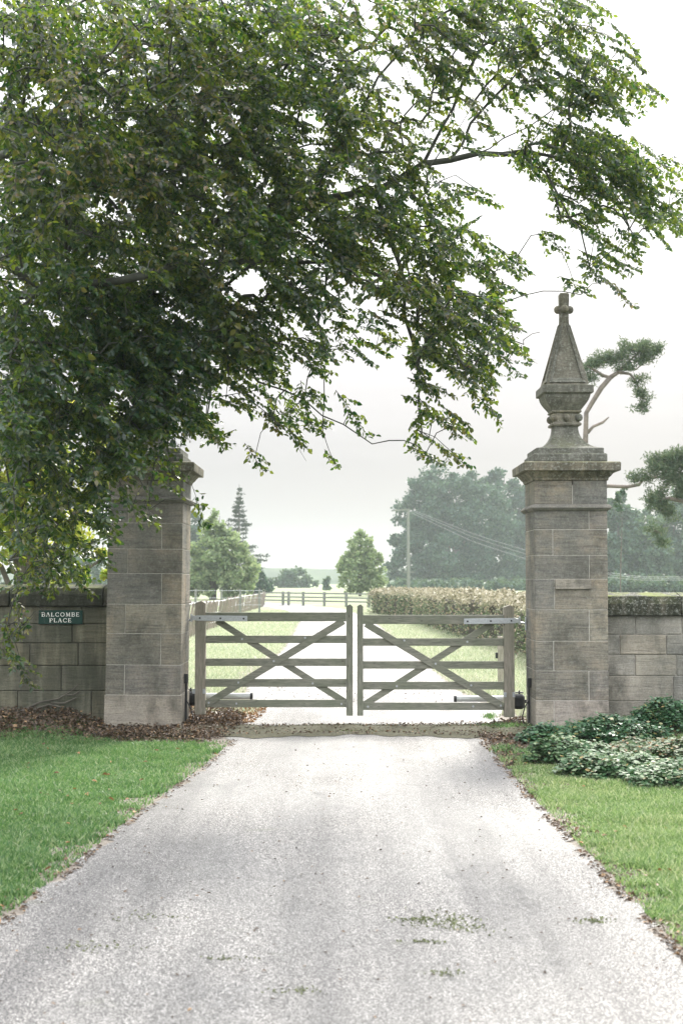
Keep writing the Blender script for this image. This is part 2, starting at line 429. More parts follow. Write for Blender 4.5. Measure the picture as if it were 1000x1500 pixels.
def litter(name, xy, size, mat, lab, lift=.03, cat='fallen leaves', flat=.5, z0=.008):
    n = len(xy); z = gz(xy[:, 0], xy[:, 1])+z0+RNG.uniform(0, lift, n)
    C = np.column_stack([xy, z]); a = RNG.uniform(0, 2*np.pi, n)
    D = np.stack([np.cos(a), np.sin(a), RNG.normal(0, flat*.5, n)], 1)
    N = norm(np.stack([RNG.normal(0, flat, n), RNG.normal(0, flat, n), np.ones(n)], 1))
    L = size*RNG.uniform(.6, 1.2, n); V, F = leaves(C, D, N, L, L*.62, .5)
    return tag(mesh_np(name, V, F, mat), lab, cat, kind='stuff')
bank = [(-60,1028),(156,1050),(262,1066),(272,1042),(330,1040),(360,1052),(350,1072),(300,1086),(230,1084),(120,1084),(-60,1080)]
litter('leaf_litter', poly_pts(bank, 11000), .04, M_litter, 'deep brown leaf litter banked along the left wall and pier foot', .07, flat=.9)
strip_soil = poly_pts([(-80,1022),(262,1060),(275,1040),(345,1038),(365,1055),(340,1078),(290,1092),(200,1088),(100,1088),(-80,1084)], 9000)
litter('bark_debris', strip_soil, .03, M_litter, 'finer crumbled dead leaves under the litter at the left wall foot', .02, flat=.8)
litter('leaf_litter', poly_pts([(268,1030),(345,1030),(392,1040),(372,1060),(330,1064),(270,1062)], 1500), .045, M_litter2, 'paler tan fallen leaves under the left gate leaf', .02, flat=.7)
litter('leaf_litter', poly_pts([(690,1066),(765,1052),(800,1090),(745,1125),(728,1105),(712,1088)], 2300), .04, M_litter, 'brown leaf litter between the drive and the right pier foot', .02, flat=.7)
litter('leaf_litter', poly_pts([(262,1066),(285,1080),(400,1079),(560,1077),(720,1082),(760,1070),(740,1060),(560,1064),(400,1064)], 2400), .03, M_litter, 'dark leaf crumbs lying on the mossy strip across the drive', .02, flat=.7, z0=.02)
def edge_pts(n, side, spread):
    y = 4.8*(14.4/4.8)**RNG.uniform(0, 1, n)
    cl = np.sin(y*4.1+side)+np.sin(y*11.3)+.7*np.sin(y*23+2); y = y[RNG.uniform(-1.6, 1.6, n) < cl]; n = len(y)
    e = road_l(y) if side < 0 else road_r(y)
    spread = spread*RNG.choice([.4, 1, 2.2], n)
    return np.stack([e+side*(.02+np.abs(RNG.normal(0, spread, n)))-side*.06, y], 1)
litter('leaf_litter', edge_pts(3000, -1, .15), .022, M_litter, 'small dead leaves scattered along the left edge of the drive', .01)
litter('leaf_litter', edge_pts(4200, 1, .16), .027, M_litter, 'small dead leaves scattered along the right edge of the drive', .01)
litter('fallen_leaf', edge_pts(80, 1, .35), .036, M_litter2, 'orange fallen leaves dotted on the right lawn edge', .03, z0=.02)
litter('fallen_leaf', np.concatenate([edge_pts(40, -1, .15), np.stack([RNG.uniform(-4.5,-1.5,60), RNG.uniform(7,14,60)], 1)]), .045, M_litter2, 'orange fallen leaves dotted on the left lawn', .03, z0=.02)
y = 4.5*(14/4.5)**RNG.uniform(0, 1, 420); q = RNG.beta(.7, .7, 420); xy = np.stack([road_l(y)*(1-q)+road_r(y)*q, y], 1)
litter('twig_litter', xy, .02, M_litter, 'tiny dark twigs and leaf bits strewn on the drive surface', .004, z0=.012, flat=.3)
xy = poly_pts([(385,1030),(715,1030),(660,1000),(390,1005)], 260)
litter('twig_litter', xy, .03, M_litter, 'dark crumbs strewn on the drive beyond the gates', .004, z0=.012, flat=.3)
# moss / weed tufts in the drive
M_moss = leaf_mat('moss tuft', [(0,(.09,.1,.06)),(1,(.2,.22,.13))], ((.1,.15,.03),(.2,.25,.06)), .2, .8, .2)
pts = []
for (u, v, ru, rv, n) in [(650,1353,56,12,210),(690,1366,40,6,40),(130,1391,60,7,50),(215,1346,50,8,40),(620,1383,34,3,40),(330,1407,40,4,30),(600,1350,30,3,50),(440,1455,50,5,40),(650,1430,30,5,40),(870,1352,24,4,60),(240,1080,40,3,0)]:
    for _ in range(n):
        p = gnd(u+RNG.normal()*ru*.5, v+RNG.normal()*rv*.5); pts.append((p[0], p[1], .01))
for _ in range(2600):
    u = RNG.normal(540, 75) if RNG.uniform() < .6 else RNG.uniform(680, 780)
    p = gnd(u, RNG.uniform(1065, 1076)); pts.append((p[0], p[1], .03))
grass('moss_tuft', np.array(pts), .004, .012, .012, M_moss, 'small mossy green tufts growing through the drive surface', .8)
# weeds under the gate ends
pts = []
for (u, v, ru, rv, n) in [(330,1032,22,3,500),(365,1036,18,2,300),(740,1068,36,4,900),(716,1052,10,3,120),(735,1100,14,4,300),(300,1036,10,3,150),(770,1105,20,5,260)]:
    for _ in range(n):
        p = gnd(u+RNG.normal()*ru*.5, v+RNG.normal()*rv*.5); pts.append((p[0], p[1], .01))
grass('weed_tuft', np.array(pts), .02, .06, .010, M_grass, 'fresh green weeds at both ends of the gateway', .7)

# ------------------------------------------------------------------ piers
def pier(name, label, xl, xr, Yf, joints, vj, band, top, parent_rot, light_plinth, plaque=False):
    w = xr-xl; cx = (xl+xr)/2; hw = w/2; cy = Yf+hw
    e = empty(name, (cx, cy, 0), label, 'gate pier', 'pair of stone gate piers')
    e.rotation_euler = (0, parent_rot, 0)
    zs = [-.12]+[zat(j, Yf) for j in joints]+[zat(band+5, Yf)]
    g = .007
    core = MB(); core.box((0,0,(top-.2)/2), (w-.012, w-.012, top+.1)); core.build('mortar_core', M_mortar, e)
    pl = MB(); sh = MB()
    for i in range(len(zs)-1):
        z0, z1 = zs[i]+g/2, zs[i+1]-g/2; f = vj[i]; tgt = pl if i == 0 else sh
        if i == 0 and light_plinth == 'full':
            tgt.box((0,0,(z0+z1)/2), (w+.02, w+.02, z1-z0)); continue
        xs_ = [-hw, -hw+w*f, hw]
        ysplit = 0.0
        for a in range(2):
            xa, xb = xs_[a]+(g/2 if a else 0), xs_[a+1]-(0 if a else g/2)
            for (ya, yb) in ((-hw, ysplit-g/2), (ysplit+g/2, hw)):
                j = random.uniform(-.0035, .0035)
                tgt.box(((xa+xb)/2, (ya+yb)/2, (z0+z1)/2), (xb-xa+(j if a else 0), yb-ya, z1-z0))
    pl.build('plinth', M_plinth if light_plinth else M_stone, e, .006)
    shaft = sh.build('shaft', M_stone, e, .005)
    # moulded band
    zb0, zb1 = zat(band+5, Yf), zat(band-3, Yf)
    b = MB(); b.sqlathe([(hw-.003, zb0),(hw+.02, zb0+.003),(hw+.032, zb0+.02),(hw+.046, zb0+.024),(hw+.046, zb0+.038),(hw+.02, zb1+.008),(hw-.003, zb1+.012)])
    b.build('string_course', M_stone, e, .004)
    # frieze
    fz = MB(); z0, z1 = zb1+.013, top-.002
    fz.box((-hw/2-g/4+.01, 0, (z0+z1)/2), (hw-g/2+.02, w, z1-z0)); fz.box((hw/2+g/4+.01, 0, (z0+z1)/2), (hw-g/2-.02, w, z1-z0))
    fz.build('frieze', M_stone, e, .004)
    # cornice
    zc = top; 
    c = MB(); zt = zat(676, Yf-.12)
    c.sqlathe([(hw-.004, zc),(hw+.012, zc+.002),(hw+.018, zc+.03),(hw+.04, zc+.05),(hw+.065, zc+.085),(hw+.075, zc+.092),(hw+.075, zc+.10),(hw+.128, zc+.102),(hw+.132, zt-.012),(hw+.12, zt),(hw-.05, zt+.02)])
    c.build('cornice', M_cap, e, .005)
    if plaque:
        q = MB(); za, zb = zat(863, Yf), zat(849, Yf)
        q.box((-hw+w*.52, -hw-.002, (za+zb)/2), (w*.49, .036, zb-za)); q.build('plaque', M_plinth, e, .003)
    # finial, a part of the pier
    k = MB(); z = zt+.015
    s1 = .40; h1 = .085; h2 = .15
    k.sqlathe([(s1, z),(s1, z+h1-.01),(s1-.01, z+h1),(s1-.03, z+h1+.004),(s1-.03, z+h2-.006),(s1-.045, z+h2)])
    zz = z+h2; zk = zat(626, cy)   # neck bottom
    prof = []
    for i in range(11):
        t = i/10; a = t*math.pi/2
        prof.append((.13+(s1-.04-.13)*(1-math.sin(a))**1.15, zz+(zk-zz)*(1-math.cos(a))**.85 if i else zz))
    k.sqlathe(prof)
    fin = k.build('finial', M_fin, e, .004)
    n2 = MB()
    n2.sqlathe([(.135, zk),(.158, zk+.006),(.165, zk+.022),(.158, zk+.036),(.14, zk+.044)])
    zn = zk+.044; zm = zat(607, cy)
    n2.sqlathe([(.138, zn),(.138, zm)])
    n2.sqlathe([(.138, zm),(.162, zm+.006),(.168, zm+.02),(.158, zm+.03)])
    for (ax, ay) in ((0,-1),(0,1),(1,0),(-1,0),(-1,-1),(1,-1),(1,1),(-1,1)):
        n2.ball((ax*.136, ay*.136, (zn+zm)/2), .046, 12)
    n2.build('neck', M_fin, e, .003).parent = e
    zc0 = zm+.03; zc1 = zat(580, cy); zc2 = zat(568, cy)
    cup = MB(); pr = []
    for i in range(9):
        t = i/8; pr.append((.158+(.25-.158)*(math.sin(t*math.pi/2)**1.1), zc0+(zc1-zc0)*t))
    pr += [(.272, zc1+.002),(.28, zc1+.008),(.28, zc2-.006),(.274, zc2),(.24, zc2+.004)]
    cup.sqlathe(pr); cup.build('cup', M_fin, e, .004)
    zp = zat(474, cy); ob = MB(); pr = []
    for i in range(9):
        t = i/8; pr.append((.05+(.228-.05)*(1-t)**1.08, zc2+.004+(zp-zc2-.004)*t))
    ob.sqlathe(pr)
    # raised edge fillets on each face leaving a sunk triangular panel
    for q in range(4):
        Mx = Matrix.Rotation(q*math.pi/2, 4, 'Z')
        for sx in (-1, 1):
            a = Vector((sx*.2, -.24, zc2+.03)); b_ = Vector((sx*.038, -.066, zp-.02)); w_ = .03
            vs = [a, a+Vector((-sx*w_,0,0)), b_+Vector((-sx*w_*.7,0,0)), b_]
            back = [p+Vector((0,.03,0)) for p in vs]; allv = [Mx @ p for p in vs+back]
            fs = [(0,1,2,3),(7,6,5,4),(0,4,5,1),(1,5,6,2),(2,6,7,3),(3,7,4,0)]
            ob.add(allv, fs)
        a = Vector((0, -.24, zc2+.03))
        vs = [a+Vector((-.2,0,0)), a+Vector((.2,0,0)), a+Vector((.18,.016,.05)), a+Vector((-.18,.016,.05))]
        ob.add([Mx @ p for p in vs+[p+Vector((0,.03,0)) for p in vs]], [(0,1,2,3),(7,6,5,4),(0,4,5,1),(1,5,6,2),(2,6,7,3),(3,7,4,0)])
    ob.build('obelisk', M_fin, e, .004)
    tp = MB(); zt_ = zat(430, cy); zbq = zat(454, cy)
    tp.sqlathe([(.05, zp-.005),(.047, zbq-.03),(.045, zbq),(.047, zbq+.03),(.052, zbq+.06),(.054, zt_-.015),(.042, zt_),(.02, zt_+.006)])
    for (ax, ay) in ((0,-1),(0,1),(1,0),(-1,0)): tp.ball((ax*.064, ay*.064, zbq), .047, 14)
    tp.build('knop', M_fin, e, .004)
    return e
YF = 15.4
TOP = zat(704, YF)
pier('gate_pier', 'right stone gate pier with its pointed finial clear against the sky', xat(783, YF), xat(889.5, YF), YF,
     [1026, 982.6, 939, 893, 848, 813, 775.5], [.25,.73,.25,.74,.27,.75,.25,.75], 743, TOP, 0.0, 'split', True)
pier('gate_pier', 'left stone gate pier with its top hidden in the beech leaves', xat(155.5, YF), xat(265, YF), YF,
     [1018, 974, 928, 885, 840, 804, 766], [.5,.25,.73,.25,.73,.27,.72,.27], 731, TOP, R(0.45), 'full')

# ------------------------------------------------------------------ walls
YW = 15.75
def wall(name, label, x0, x1, courses, cop0, cop1, mat, cmat, mort, seed):
    rnd = random.Random(seed)
    e = empty(name, ((x0+x1)/2, YW+.2, 0), label, 'wall', 'stone boundary walls')
    cx = (x0+x1)/2; W = x1-x0
    zs = [-.1]+[zat(c, YW) for c in courses]
    top = zat(cop0, YW)
    core = MB(); core.box((0, 0, (top-.1)/2), (W, .37, top+.1)); core.build('mortar_core', mort, e)
    m = MB(); g = .007
    lst = zs+[top]
    for i in range(len(lst)-1):
        z0, z1 = lst[i]+g/2, lst[i+1]-g/2; x = -W/2-rnd.uniform(0, .4)
        while x < W/2:
            L = rnd.uniform(.42, .95); a, b = max(x, -W/2), min(x+L, W/2); x += L
            if b-a < .06: continue
            j = rnd.uniform(0, .012)
            m.box(((a+b)/2, 0, (z0+z1)/2), (b-a-g, .4+j, z1-z0))
    m.build('stonework', mat, e, .008)
    c = MB(); x = -W/2; zt = zat(cop1, YW-.03)
    while x < W/2:
        L = rnd.uniform(.8, 1.3); a, b = x, min(x+L, W/2); x += L
        h = rnd.uniform(-.006, .006); n = 5
        y0, y1 = -.25, .25
        vs = []; 
        for xx_ in (a+.004, b-.004):
            vs += [(xx_, y0, top+.004),(xx_, y0-.01, top+.13),(xx_, y0+.02, zt-.02+h),(xx_, 0, zt+.02+h),(xx_, y1-.02, zt-.02+h),(xx_, y1+.01, top+.13),(xx_, y1, top+.004)]
        c.add(vs, [tuple(range(7)), tuple(13-k for k in range(7))]+[(k, 7+k, 7+(k+1)%7, (k+1)%7) for k in range(7)])
    o = c.build('coping', cmat, e, .008)
    return e
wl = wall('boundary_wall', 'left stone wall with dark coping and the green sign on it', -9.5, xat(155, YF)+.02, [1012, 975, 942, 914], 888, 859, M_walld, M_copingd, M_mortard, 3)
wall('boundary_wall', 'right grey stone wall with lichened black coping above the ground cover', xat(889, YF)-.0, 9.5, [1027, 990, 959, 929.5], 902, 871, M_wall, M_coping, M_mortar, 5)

# ------------------------------------------------------------------ name plate
GREEN = plain('dark green painted plate', (.006,.04,.03), .85, 0, .1, 15)
WHITE = plain('white paint lettering', (.8,.8,.76), .5, 0, .03, 15)
YS = YW-.02
p0, p1 = at(57, 914, YS), at(121.5, 894, YS)
e = empty('name_plate', ((p0[0]+p1[0])/2, YS, p0[2]), 'small dark green name plate with white capitals on the left wall', 'sign')
W, Hh = p1[0]-p0[0], p1[2]-p0[2]
b = MB(); b.box((0, 0, Hh/2), (W, .018, Hh)); b.build('board', GREEN, e, .002)
def arc(cx, cy, rx, ry, a0, a1, n=12):
    return [(cx+rx*math.cos(R(a0+(a1-a0)*i/n)), cy+ry*math.sin(R(a0+(a1-a0)*i/n))) for i in range(n+1)]
TH, TN, SR = .17, .085, .07
def glyph(ch):
    st = []  # (points, width)
    def stem(x, w=TH, y0=0, y1=1): st.append(([(x, y0), (x, y1)], w))
    def serif(x, y, l=.3): st.append(([(x-l/2, y+(SR/2 if y == 0 else -SR/2)), (x+l/2, y+(SR/2 if y == 0 else -SR/2))], SR))
    if ch == 'B': stem(.14); serif(.12,0); serif(.12,1); st.extend([([(.14,.96),(.4,.96)]+arc(.4,.74,.2,.22,90,-90)+[(.14,.52)], .12), ([(.14,.52),(.42,.52)]+arc(.42,.28,.24,.24,90,-90)+[(.14,.04)], .12)]); return st, .72
    if ch == 'A': st.extend([([(.08,0),(.38,1)], TN),([(.38,1),(.7,0)], TH),([(.18,.34),(.58,.34)], TN)]); serif(.08,0,.24); serif(.7,0,.28); return st, .8
    if ch == 'L': stem(.14); serif(.14,0); serif(.14,1); st.extend([([(.14,.045),(.58,.045)], .09),([(.58,0),(.58,.26)], .08)]); return st, .64
    if ch == 'C': st.extend([(arc(.46,.5,.38,.46,48,312,20), .13),([(.72,.66),(.72,.95)], .07),([(.72,.05),(.72,.3)], .07)]); return st, .82
    if ch == 'O': st.append((arc(.46,.5,.38,.45,0,360,26), .14)); return st, .92
    if ch == 'M': st.extend([([(.12,0),(.16,1)], TN),([(.16,1),(.46,.06)], TH),([(.46,.06),(.76,1)], TN),([(.76,1),(.8,0)], TH)]); serif(.12,0,.24); serif(.8,0,.3); serif(.12,1,.2); serif(.82,1,.2); return st, .96
    if ch == 'E': stem(.14); serif(.14,0); serif(.14,1); st.extend([([(.14,.955),(.56,.955)], .09),([(.14,.51),(.48,.51)], .08),([(.14,.045),(.6,.045)], .09),([(.56,1),(.56,.78)], .07),([(.6,0),(.6,.24)], .07),([(.48,.4),(.48,.62)], .06)]); return st, .68
    if ch == 'P': stem(.14); serif(.16,0,.34); serif(.12,1); st.append(([(.14,.96),(.38,.96)]+arc(.38,.71,.22,.25,90,-90)+[(.14,.46)], .12)); return st, .66
txt = MB()
def word(s, cx, z0, h, wtot):
    gl = [glyph(c) for c in s]; sp = .2; tot = sum(g[1] for g in gl)+sp*(len(s)-1); sx = wtot/tot; x = cx-wtot/2
    for st, wd in gl:
        for pts, w in st:
            for i in range(len(pts)-1):
                a, b_ = pts[i], pts[i+1]
                dx, dy = b_[0]-a[0], b_[1]-a[1]; l = math.hypot(dx, dy) or 1; nx_, ny_ = -dy/l*w/2, dx/l*w/2
                q = [(a[0]+nx_, a[1]+ny_),(b_[0]+nx_, b_[1]+ny_),(b_[0]-nx_, b_[1]-ny_),(a[0]-nx_, a[1]-ny_)]
                yo = -.0115-.00002*(len(txt.f) % 40)
                txt.add([(x+p[0]*sx, yo, z0+p[1]*h) for p in q], [(0,3,2,1)])
        x += (wd+sp)*sx
word('BALCOMBE', 0, Hh*.545, Hh*.30, W*.86)
word('PLACE', 0, Hh*.12, Hh*.30, W*.5)
txt.build('lettering', WHITE, e)

# ------------------------------------------------------------------ gates
YG = 16.15
def gate(name, label, mir, dz, xs_, group='pair of five bar gates'):
    # xs_: pixel x for hanging post l/r, front stile l/r
    hp0, hp1, fs0, fs1 = xs_
    X_ = lambda u: xat(u, YG); Z_ = lambda v: zat(v, YG)
    s = -1 if mir else 1
    e = empty(name, (X_((hp0+hp1)/2), YG, .06), label, 'gate', group)
    ox, oz = e.location.x, e.location.z
    def L(x, y, z): return (x-ox, y, z-oz)
    # hanging post with sloped top
    def post(u0, u1, vt, vb, nm, mat, t, pk):
        m = MB(); a, b_ = X_(u0)-ox, X_(u1)-ox; zt, zb = Z_(vt)-oz, Z_(vb)-oz; c = (a+b_)/2
        vs = []
        for y in (-t/2, t/2): vs += [(a, y, zb),(b_, y, zb),(b_, y, zt-pk),(c+(b_-a)*.1, y, zt),(a, y, zt-pk*.8)]
        m.add(vs, [(0,1,2,3,4),(9,8,7,6,5)]+[(k, 5+k, 5+(k+1)%5, (k+1)%5) for k in range(5)])
        return m.build(nm, mat, e, .004)
    d = dz
    post(min(hp0,hp1), max(hp0,hp1), 880+(6 if mir else 0), 1046+(4 if mir else 0), 'hanging_stile', M_woodp, .12, .03)
    post(min(fs0,fs1), max(fs0,fs1), 885, 1048, 'meeting_stile', M_woodv, .08, .025)
    a = hp1 if not mir else hp0; c = fs0 if not mir else fs1   # inner faces
    x0, x1 = sorted((X_(a)-ox, X_(c)-ox)); x0 -= .0; x1 += .0
    rails = [(897,910),(931,942),(964.5,975.5),(994.5,1006),(1025,1036)]
    for i, (va, vb) in enumerate(rails):
        za, zb = Z_(vb+d)-oz, Z_(va+d)-oz; m = MB()
        m.box(((x0+x1)/2, 0, (za+zb)/2), (x1-x0-.002, .075 if i == 0 else .024, zb-za))
        m.build('top_rail' if i == 0 else 'rail', M_woodh, e, .003)
    # braces
    def P(u, v, y): return (X_(u)-ox, y, Z_(v+d)-oz)
    mx = (lambda u: u) if not mir else (lambda u: (736.5+531.5)-(302+(u-302)*(736.5-531.5)/(507-302))+0 if False else 736.5-(u-302)*(736.5-531.5)/(507-302))
    m = MB(); m.bar(P(mx(303),1031,-.024), P(mx(503),909.5,-.024), .078, .022); m.build('brace', M_woodh, e, .002)
    m = MB(); m.bar(P(mx(318),909,.024), P(mx(506),1029,.024), .072, .022); m.build('brace', M_woodh, e, .002)
    for (u, v) in ((355,936),(447,934),(401.5,968),(350,999.5),(458,1001),(307,1029),(347,1030.5),(500,1031)):
        m = MB(); yb = -.036 if (u, v) in ((447,934),(401.5,968),(350,999.5),(307,1029)) else -.0135
        p = P(mx(u), v, yb); m.tube([(p[0], p[1]+.004, p[2]), (p[0], p[1]-.004, p[2])], .012, 10); m.build('bolt', M_galv, e)
    # strap hinge
    m = MB(); q0, q1 = P(mx(288) if not mir else 753, 905, -.066), P(mx(363) if not mir else 678, 906, -.066)
    m.bar(q0, q1, .062, .006); st = m.build('strap_hinge', M_galv, e, .002)
    for t in (.08, .48, .93):
        m = MB(); p = tuple(q0[k]*(1-t)+q1[k]*t for k in range(3)); m.tube([(p[0], p[1]-.002, p[2]),(p[0], p[1]-.011, p[2])], .011, 8); m.build('coach_bolt', M_black, st)
    xe = q0[0]; sg = -1 if not mir else 1
    m = MB(); m.box((xe+sg*.02, -.05, q0[2]), (.04, .05, .05)); m.box((xe+sg*.05, -.04, q0[2]), (.02, .035, .085)); m.tube([(xe+sg*.05, -.04, q0[2]-.02),(xe+sg*.115, -.04, q0[2]-.03)], .011, 8)
    m.box((xe+sg*.118, -.04, q0[2]-.035), (.012, .05, .15)); m.build('hinge_eye', M_galv, e, .002)
    # actuator bracket plates on hanging stile
    for u in ((285.5, 300.5) if not mir else (737.5, 750)):
        m = MB(); p = (X_(u)-ox, -.064, Z_(1012+(5 if mir else 0))-oz); m.box(p, (.03, .008, .055)); m.build('bracket_plate', M_galv, e, .002)
    return e
gate('five_bar_gate', 'left timber five bar gate leaf, beside the pier with the leaves', False, 0, (287, 302, 507, 516.5))
gate('five_bar_gate', 'right timber five bar gate leaf, beside the pier with the clear finial', True, 4, (736.5, 751.5, 531.5, 523))

def opener(label, ut0, ut1, vt0, vt1, ub0, ub1, vb0, vb1, sg):
    Yo = YG+.16
    X_ = lambda u: xat(u, Yo); Z_ = lambda v: zat(v, Yo)
    zc = Z_((vt0+vt1)/2); r = (Z_(vt0)-Z_(vt1))/2
    e = empty('gate_opener', (X_((ub0+ub1)/2), Yo, zc), label, 'gate opener', 'electric gate openers')
    ox = e.location.x
    m = MB(); m.tube([(X_(ut0)-ox, 0, 0), (X_(ut1)-ox, 0, 0)], r, 16); m.build('ram_tube', M_alu, e, .003)
    end = ut1 if sg > 0 else ut0
    m = MB(); m.tube([(X_(end)-ox, 0, 0), (X_(end)-ox+sg*.03, 0, 0)], r*1.08, 16); m.build('end_cap', M_black, e, .002)
    m = MB(); zb = (Z_(vb0)+Z_(vb1))/2-zc; hh = (Z_(vb0)-Z_(vb1))
    m.box((sg*.01, 0, zb), (X_(ub1)-X_(ub0)+.03, .16, hh*1.05)); m.build('motor_housing', M_black, e, .045, seg=5)
    m = MB(); m.tube([(0, 0, zb+hh/2), (0, 0, zb+hh/2+.045)], .01, 8); m.box((0, 0, zb+hh/2+.02), (.09, .05, .015)); m.build('release_knob', M_black, e, .002)
    x1 = -sg*.22
    m = MB(); m.box((x1*.6, .02, zb), (.16, .03, .04)); m.build('mounting_arm', M_black, e, .002)
    return e
opener('electric gate opener with pale ram behind the left gate leaf', 301, 367, 1015, 1024.5, 272.5, 288, 1013, 1033, 1)
opener('electric gate opener with pale ram behind the right gate leaf', 667.5, 738, 1019, 1028, 752, 766, 1017, 1038, -1)
# conduit with sensor box on each pier's inner face
for (u, vb0, vb1, ve, sg, lab) in ((268.5, 987, 1001, 1050, 1, 'black conduit and small box on the left pier inner face'), (770.5, 993, 1007, 1055, -1, 'black conduit and small box on the right pier inner face')):
    Yc = 15.75; x = (xat(265, YF) if sg > 0 else xat(783, YF))+sg*.026
    z0, z1, zb = zat(vb1, Yc), zat(vb0, Yc), max(zat(ve, Yc), 0)
    e = empty('conduit', (x, Yc, 0), lab, 'conduit', 'conduits on the piers')
    m = MB(); m.box((0, 0, (z0+z1)/2), (.04, .06, z1-z0)); m.build('junction_box', M_black, e, .004)
    m = MB(); m.tube([(0, 0, z0), (0, 0, .0)], .013, 8); m.build('pipe', M_black, e)
    m = MB(); m.tube([(0, -.01, .3), (sg*.05, -.02, .22), (sg*.085, -.03, .1), (sg*.05, -.02, .02), (0, 0, -.01)], .007, 6); m.build('cable', M_black, e)
# photocell post behind right gate
Yp = 22.0
e = empty('sensor_post', (xat(731.5, Yp), Yp, 0), 'short timber post with black sensor behind the right gate', 'post')
m = MB(); h = zat(932, Yp); m.box((0, 0, h/2), (.075, .075, h)); m.build('post', M_woodp, e, .004)
m = MB(); z = zat(960, Yp); m.box((-.055, 0, z), (.035, .05, .09)); m.build('sensor_head', M_black, e, .004)

# ------------------------------------------------------------------ fences
def lerp3(path, n):
    P = np.array(path); d = np.concatenate([[0], np.cumsum(np.linalg.norm(np.diff(P, axis=0), axis=1))])
    t = np.linspace(0, d[-1], n); return np.stack([np.interp(t, d, P[:, k]) for k in range(P.shape[1])], 1)
# cleft paling fence (x px, base v, top v)
pf = [(258,945,882),(275,936,880),(300,925,878),(320,918,877),(335,906,874.5),(350,900,872),(368,894,869.5),(385,888.5,867)]
path = []
for u, vb, vt in pf:
    g_ = gnd(u, vb); path.append((g_[0], g_[1], zat(vt, g_[1])))
Q = lerp3(path, 78)
e = empty('paling_fence', (Q[39][0], Q[39][1], 0), 'leaning cleft paling fence wired together, left of the drive beyond the gate', 'fence')
oc = np.array([Q[39][0], Q[39][1], 0])
for i, q in enumerate(Q):
    lean = -.16+random.uniform(-.07, .07); hgt = q[2]*random.uniform(.92, 1.04)
    m = MB(); w = .06; t = .04; M = Matrix.Translation((q[0]-oc[0], q[1]-oc[1], 0)) @ Matrix.Rotation(-lean, 4, 'Y') @ Matrix.Rotation(random.uniform(-.05,.05)+R(60), 4, 'Z')
    vs = []
    for y in (-t/2, t/2): vs += [(-w/2,y,-.03),(w/2,y,-.03),(w/2,y,hgt-.05),(0,y,hgt),(-w/2,y,hgt-.05)]
    m.add([M @ Vector(p) for p in vs], [(0,1,2,3,4),(9,8,7,6,5)]+[(k,5+k,5+(k+1)%5,(k+1)%5) for k in range(5)])
    m.build('pale', M_pick, e)
for f in (.22, .55, .93):
    m = MB(); m.tube([(q[0]-oc[0]+.16*q[2]*f, q[1]-oc[1]-.03, q[2]*f) for q in Q[::3]], .006 if f < .9 else .012, 5); m.build('wire', M_galv, e)
# post and wire fence behind it
e = empty('wire_fence', (xat(305, 62), 62, 0), 'thin post and wire fence behind the leaning palings', 'fence')
for u in (262, 286.7, 324.6, 352, 380):
    m = MB(); x = xat(u, 62)-e.location.x; m.box((x, 0, .6), (.09, .09, 1.2)); m.build('post', M_rail, e)
for z in (.5, .8, 1.12):
    m = MB(); m.tube([(xat(250, 62)-e.location.x, -.05, z), (xat(384, 62)-e.location.x, -.05, z)], .008, 5); m.build('wire', M_galv, e)
# far post and rail fence
A = gnd(378, 884.8); B = gnd(548, 890.0)
A = np.array([xat(386, 90), 90, 0]); B = np.array([xat(575, 80), 80, 0])
e = empty('post_and_rail_fence', ((A[0]+B[0])/2, (A[1]+B[1])/2, 0), 'grey post and rail fence across the field at the bend of the drive', 'fence')
o3 = np.array(e.location)
L_ = np.linalg.norm(B-A); n = 6; ang = math.atan2(B[1]-A[1], B[0]-A[0]); RM = Matrix.Rotation(ang, 4, 'Z')
hz_ = .84
for i in range(n+1):
    for dd in ((0, .35) if i == 1 else (0,)):
        p = A+(B-A)*i/n - o3; m = MB(); m.box((0,0,hz_/2), (.12,.12,hz_+.02), Matrix.Translation((p[0]+dd, p[1], 0)) @ RM); m.build('post', M_rail, e)
for i in range(n):
    for z in (.3, .52, .76):
        p = (A+(B-A)*(i+.5)/n) - o3; m = MB(); m.box((0,0,0), (L_/n*.97, .04, .09), Matrix.Translation((p[0], p[1]-.07, z)) @ RM); m.build('rail', M_rail, e)

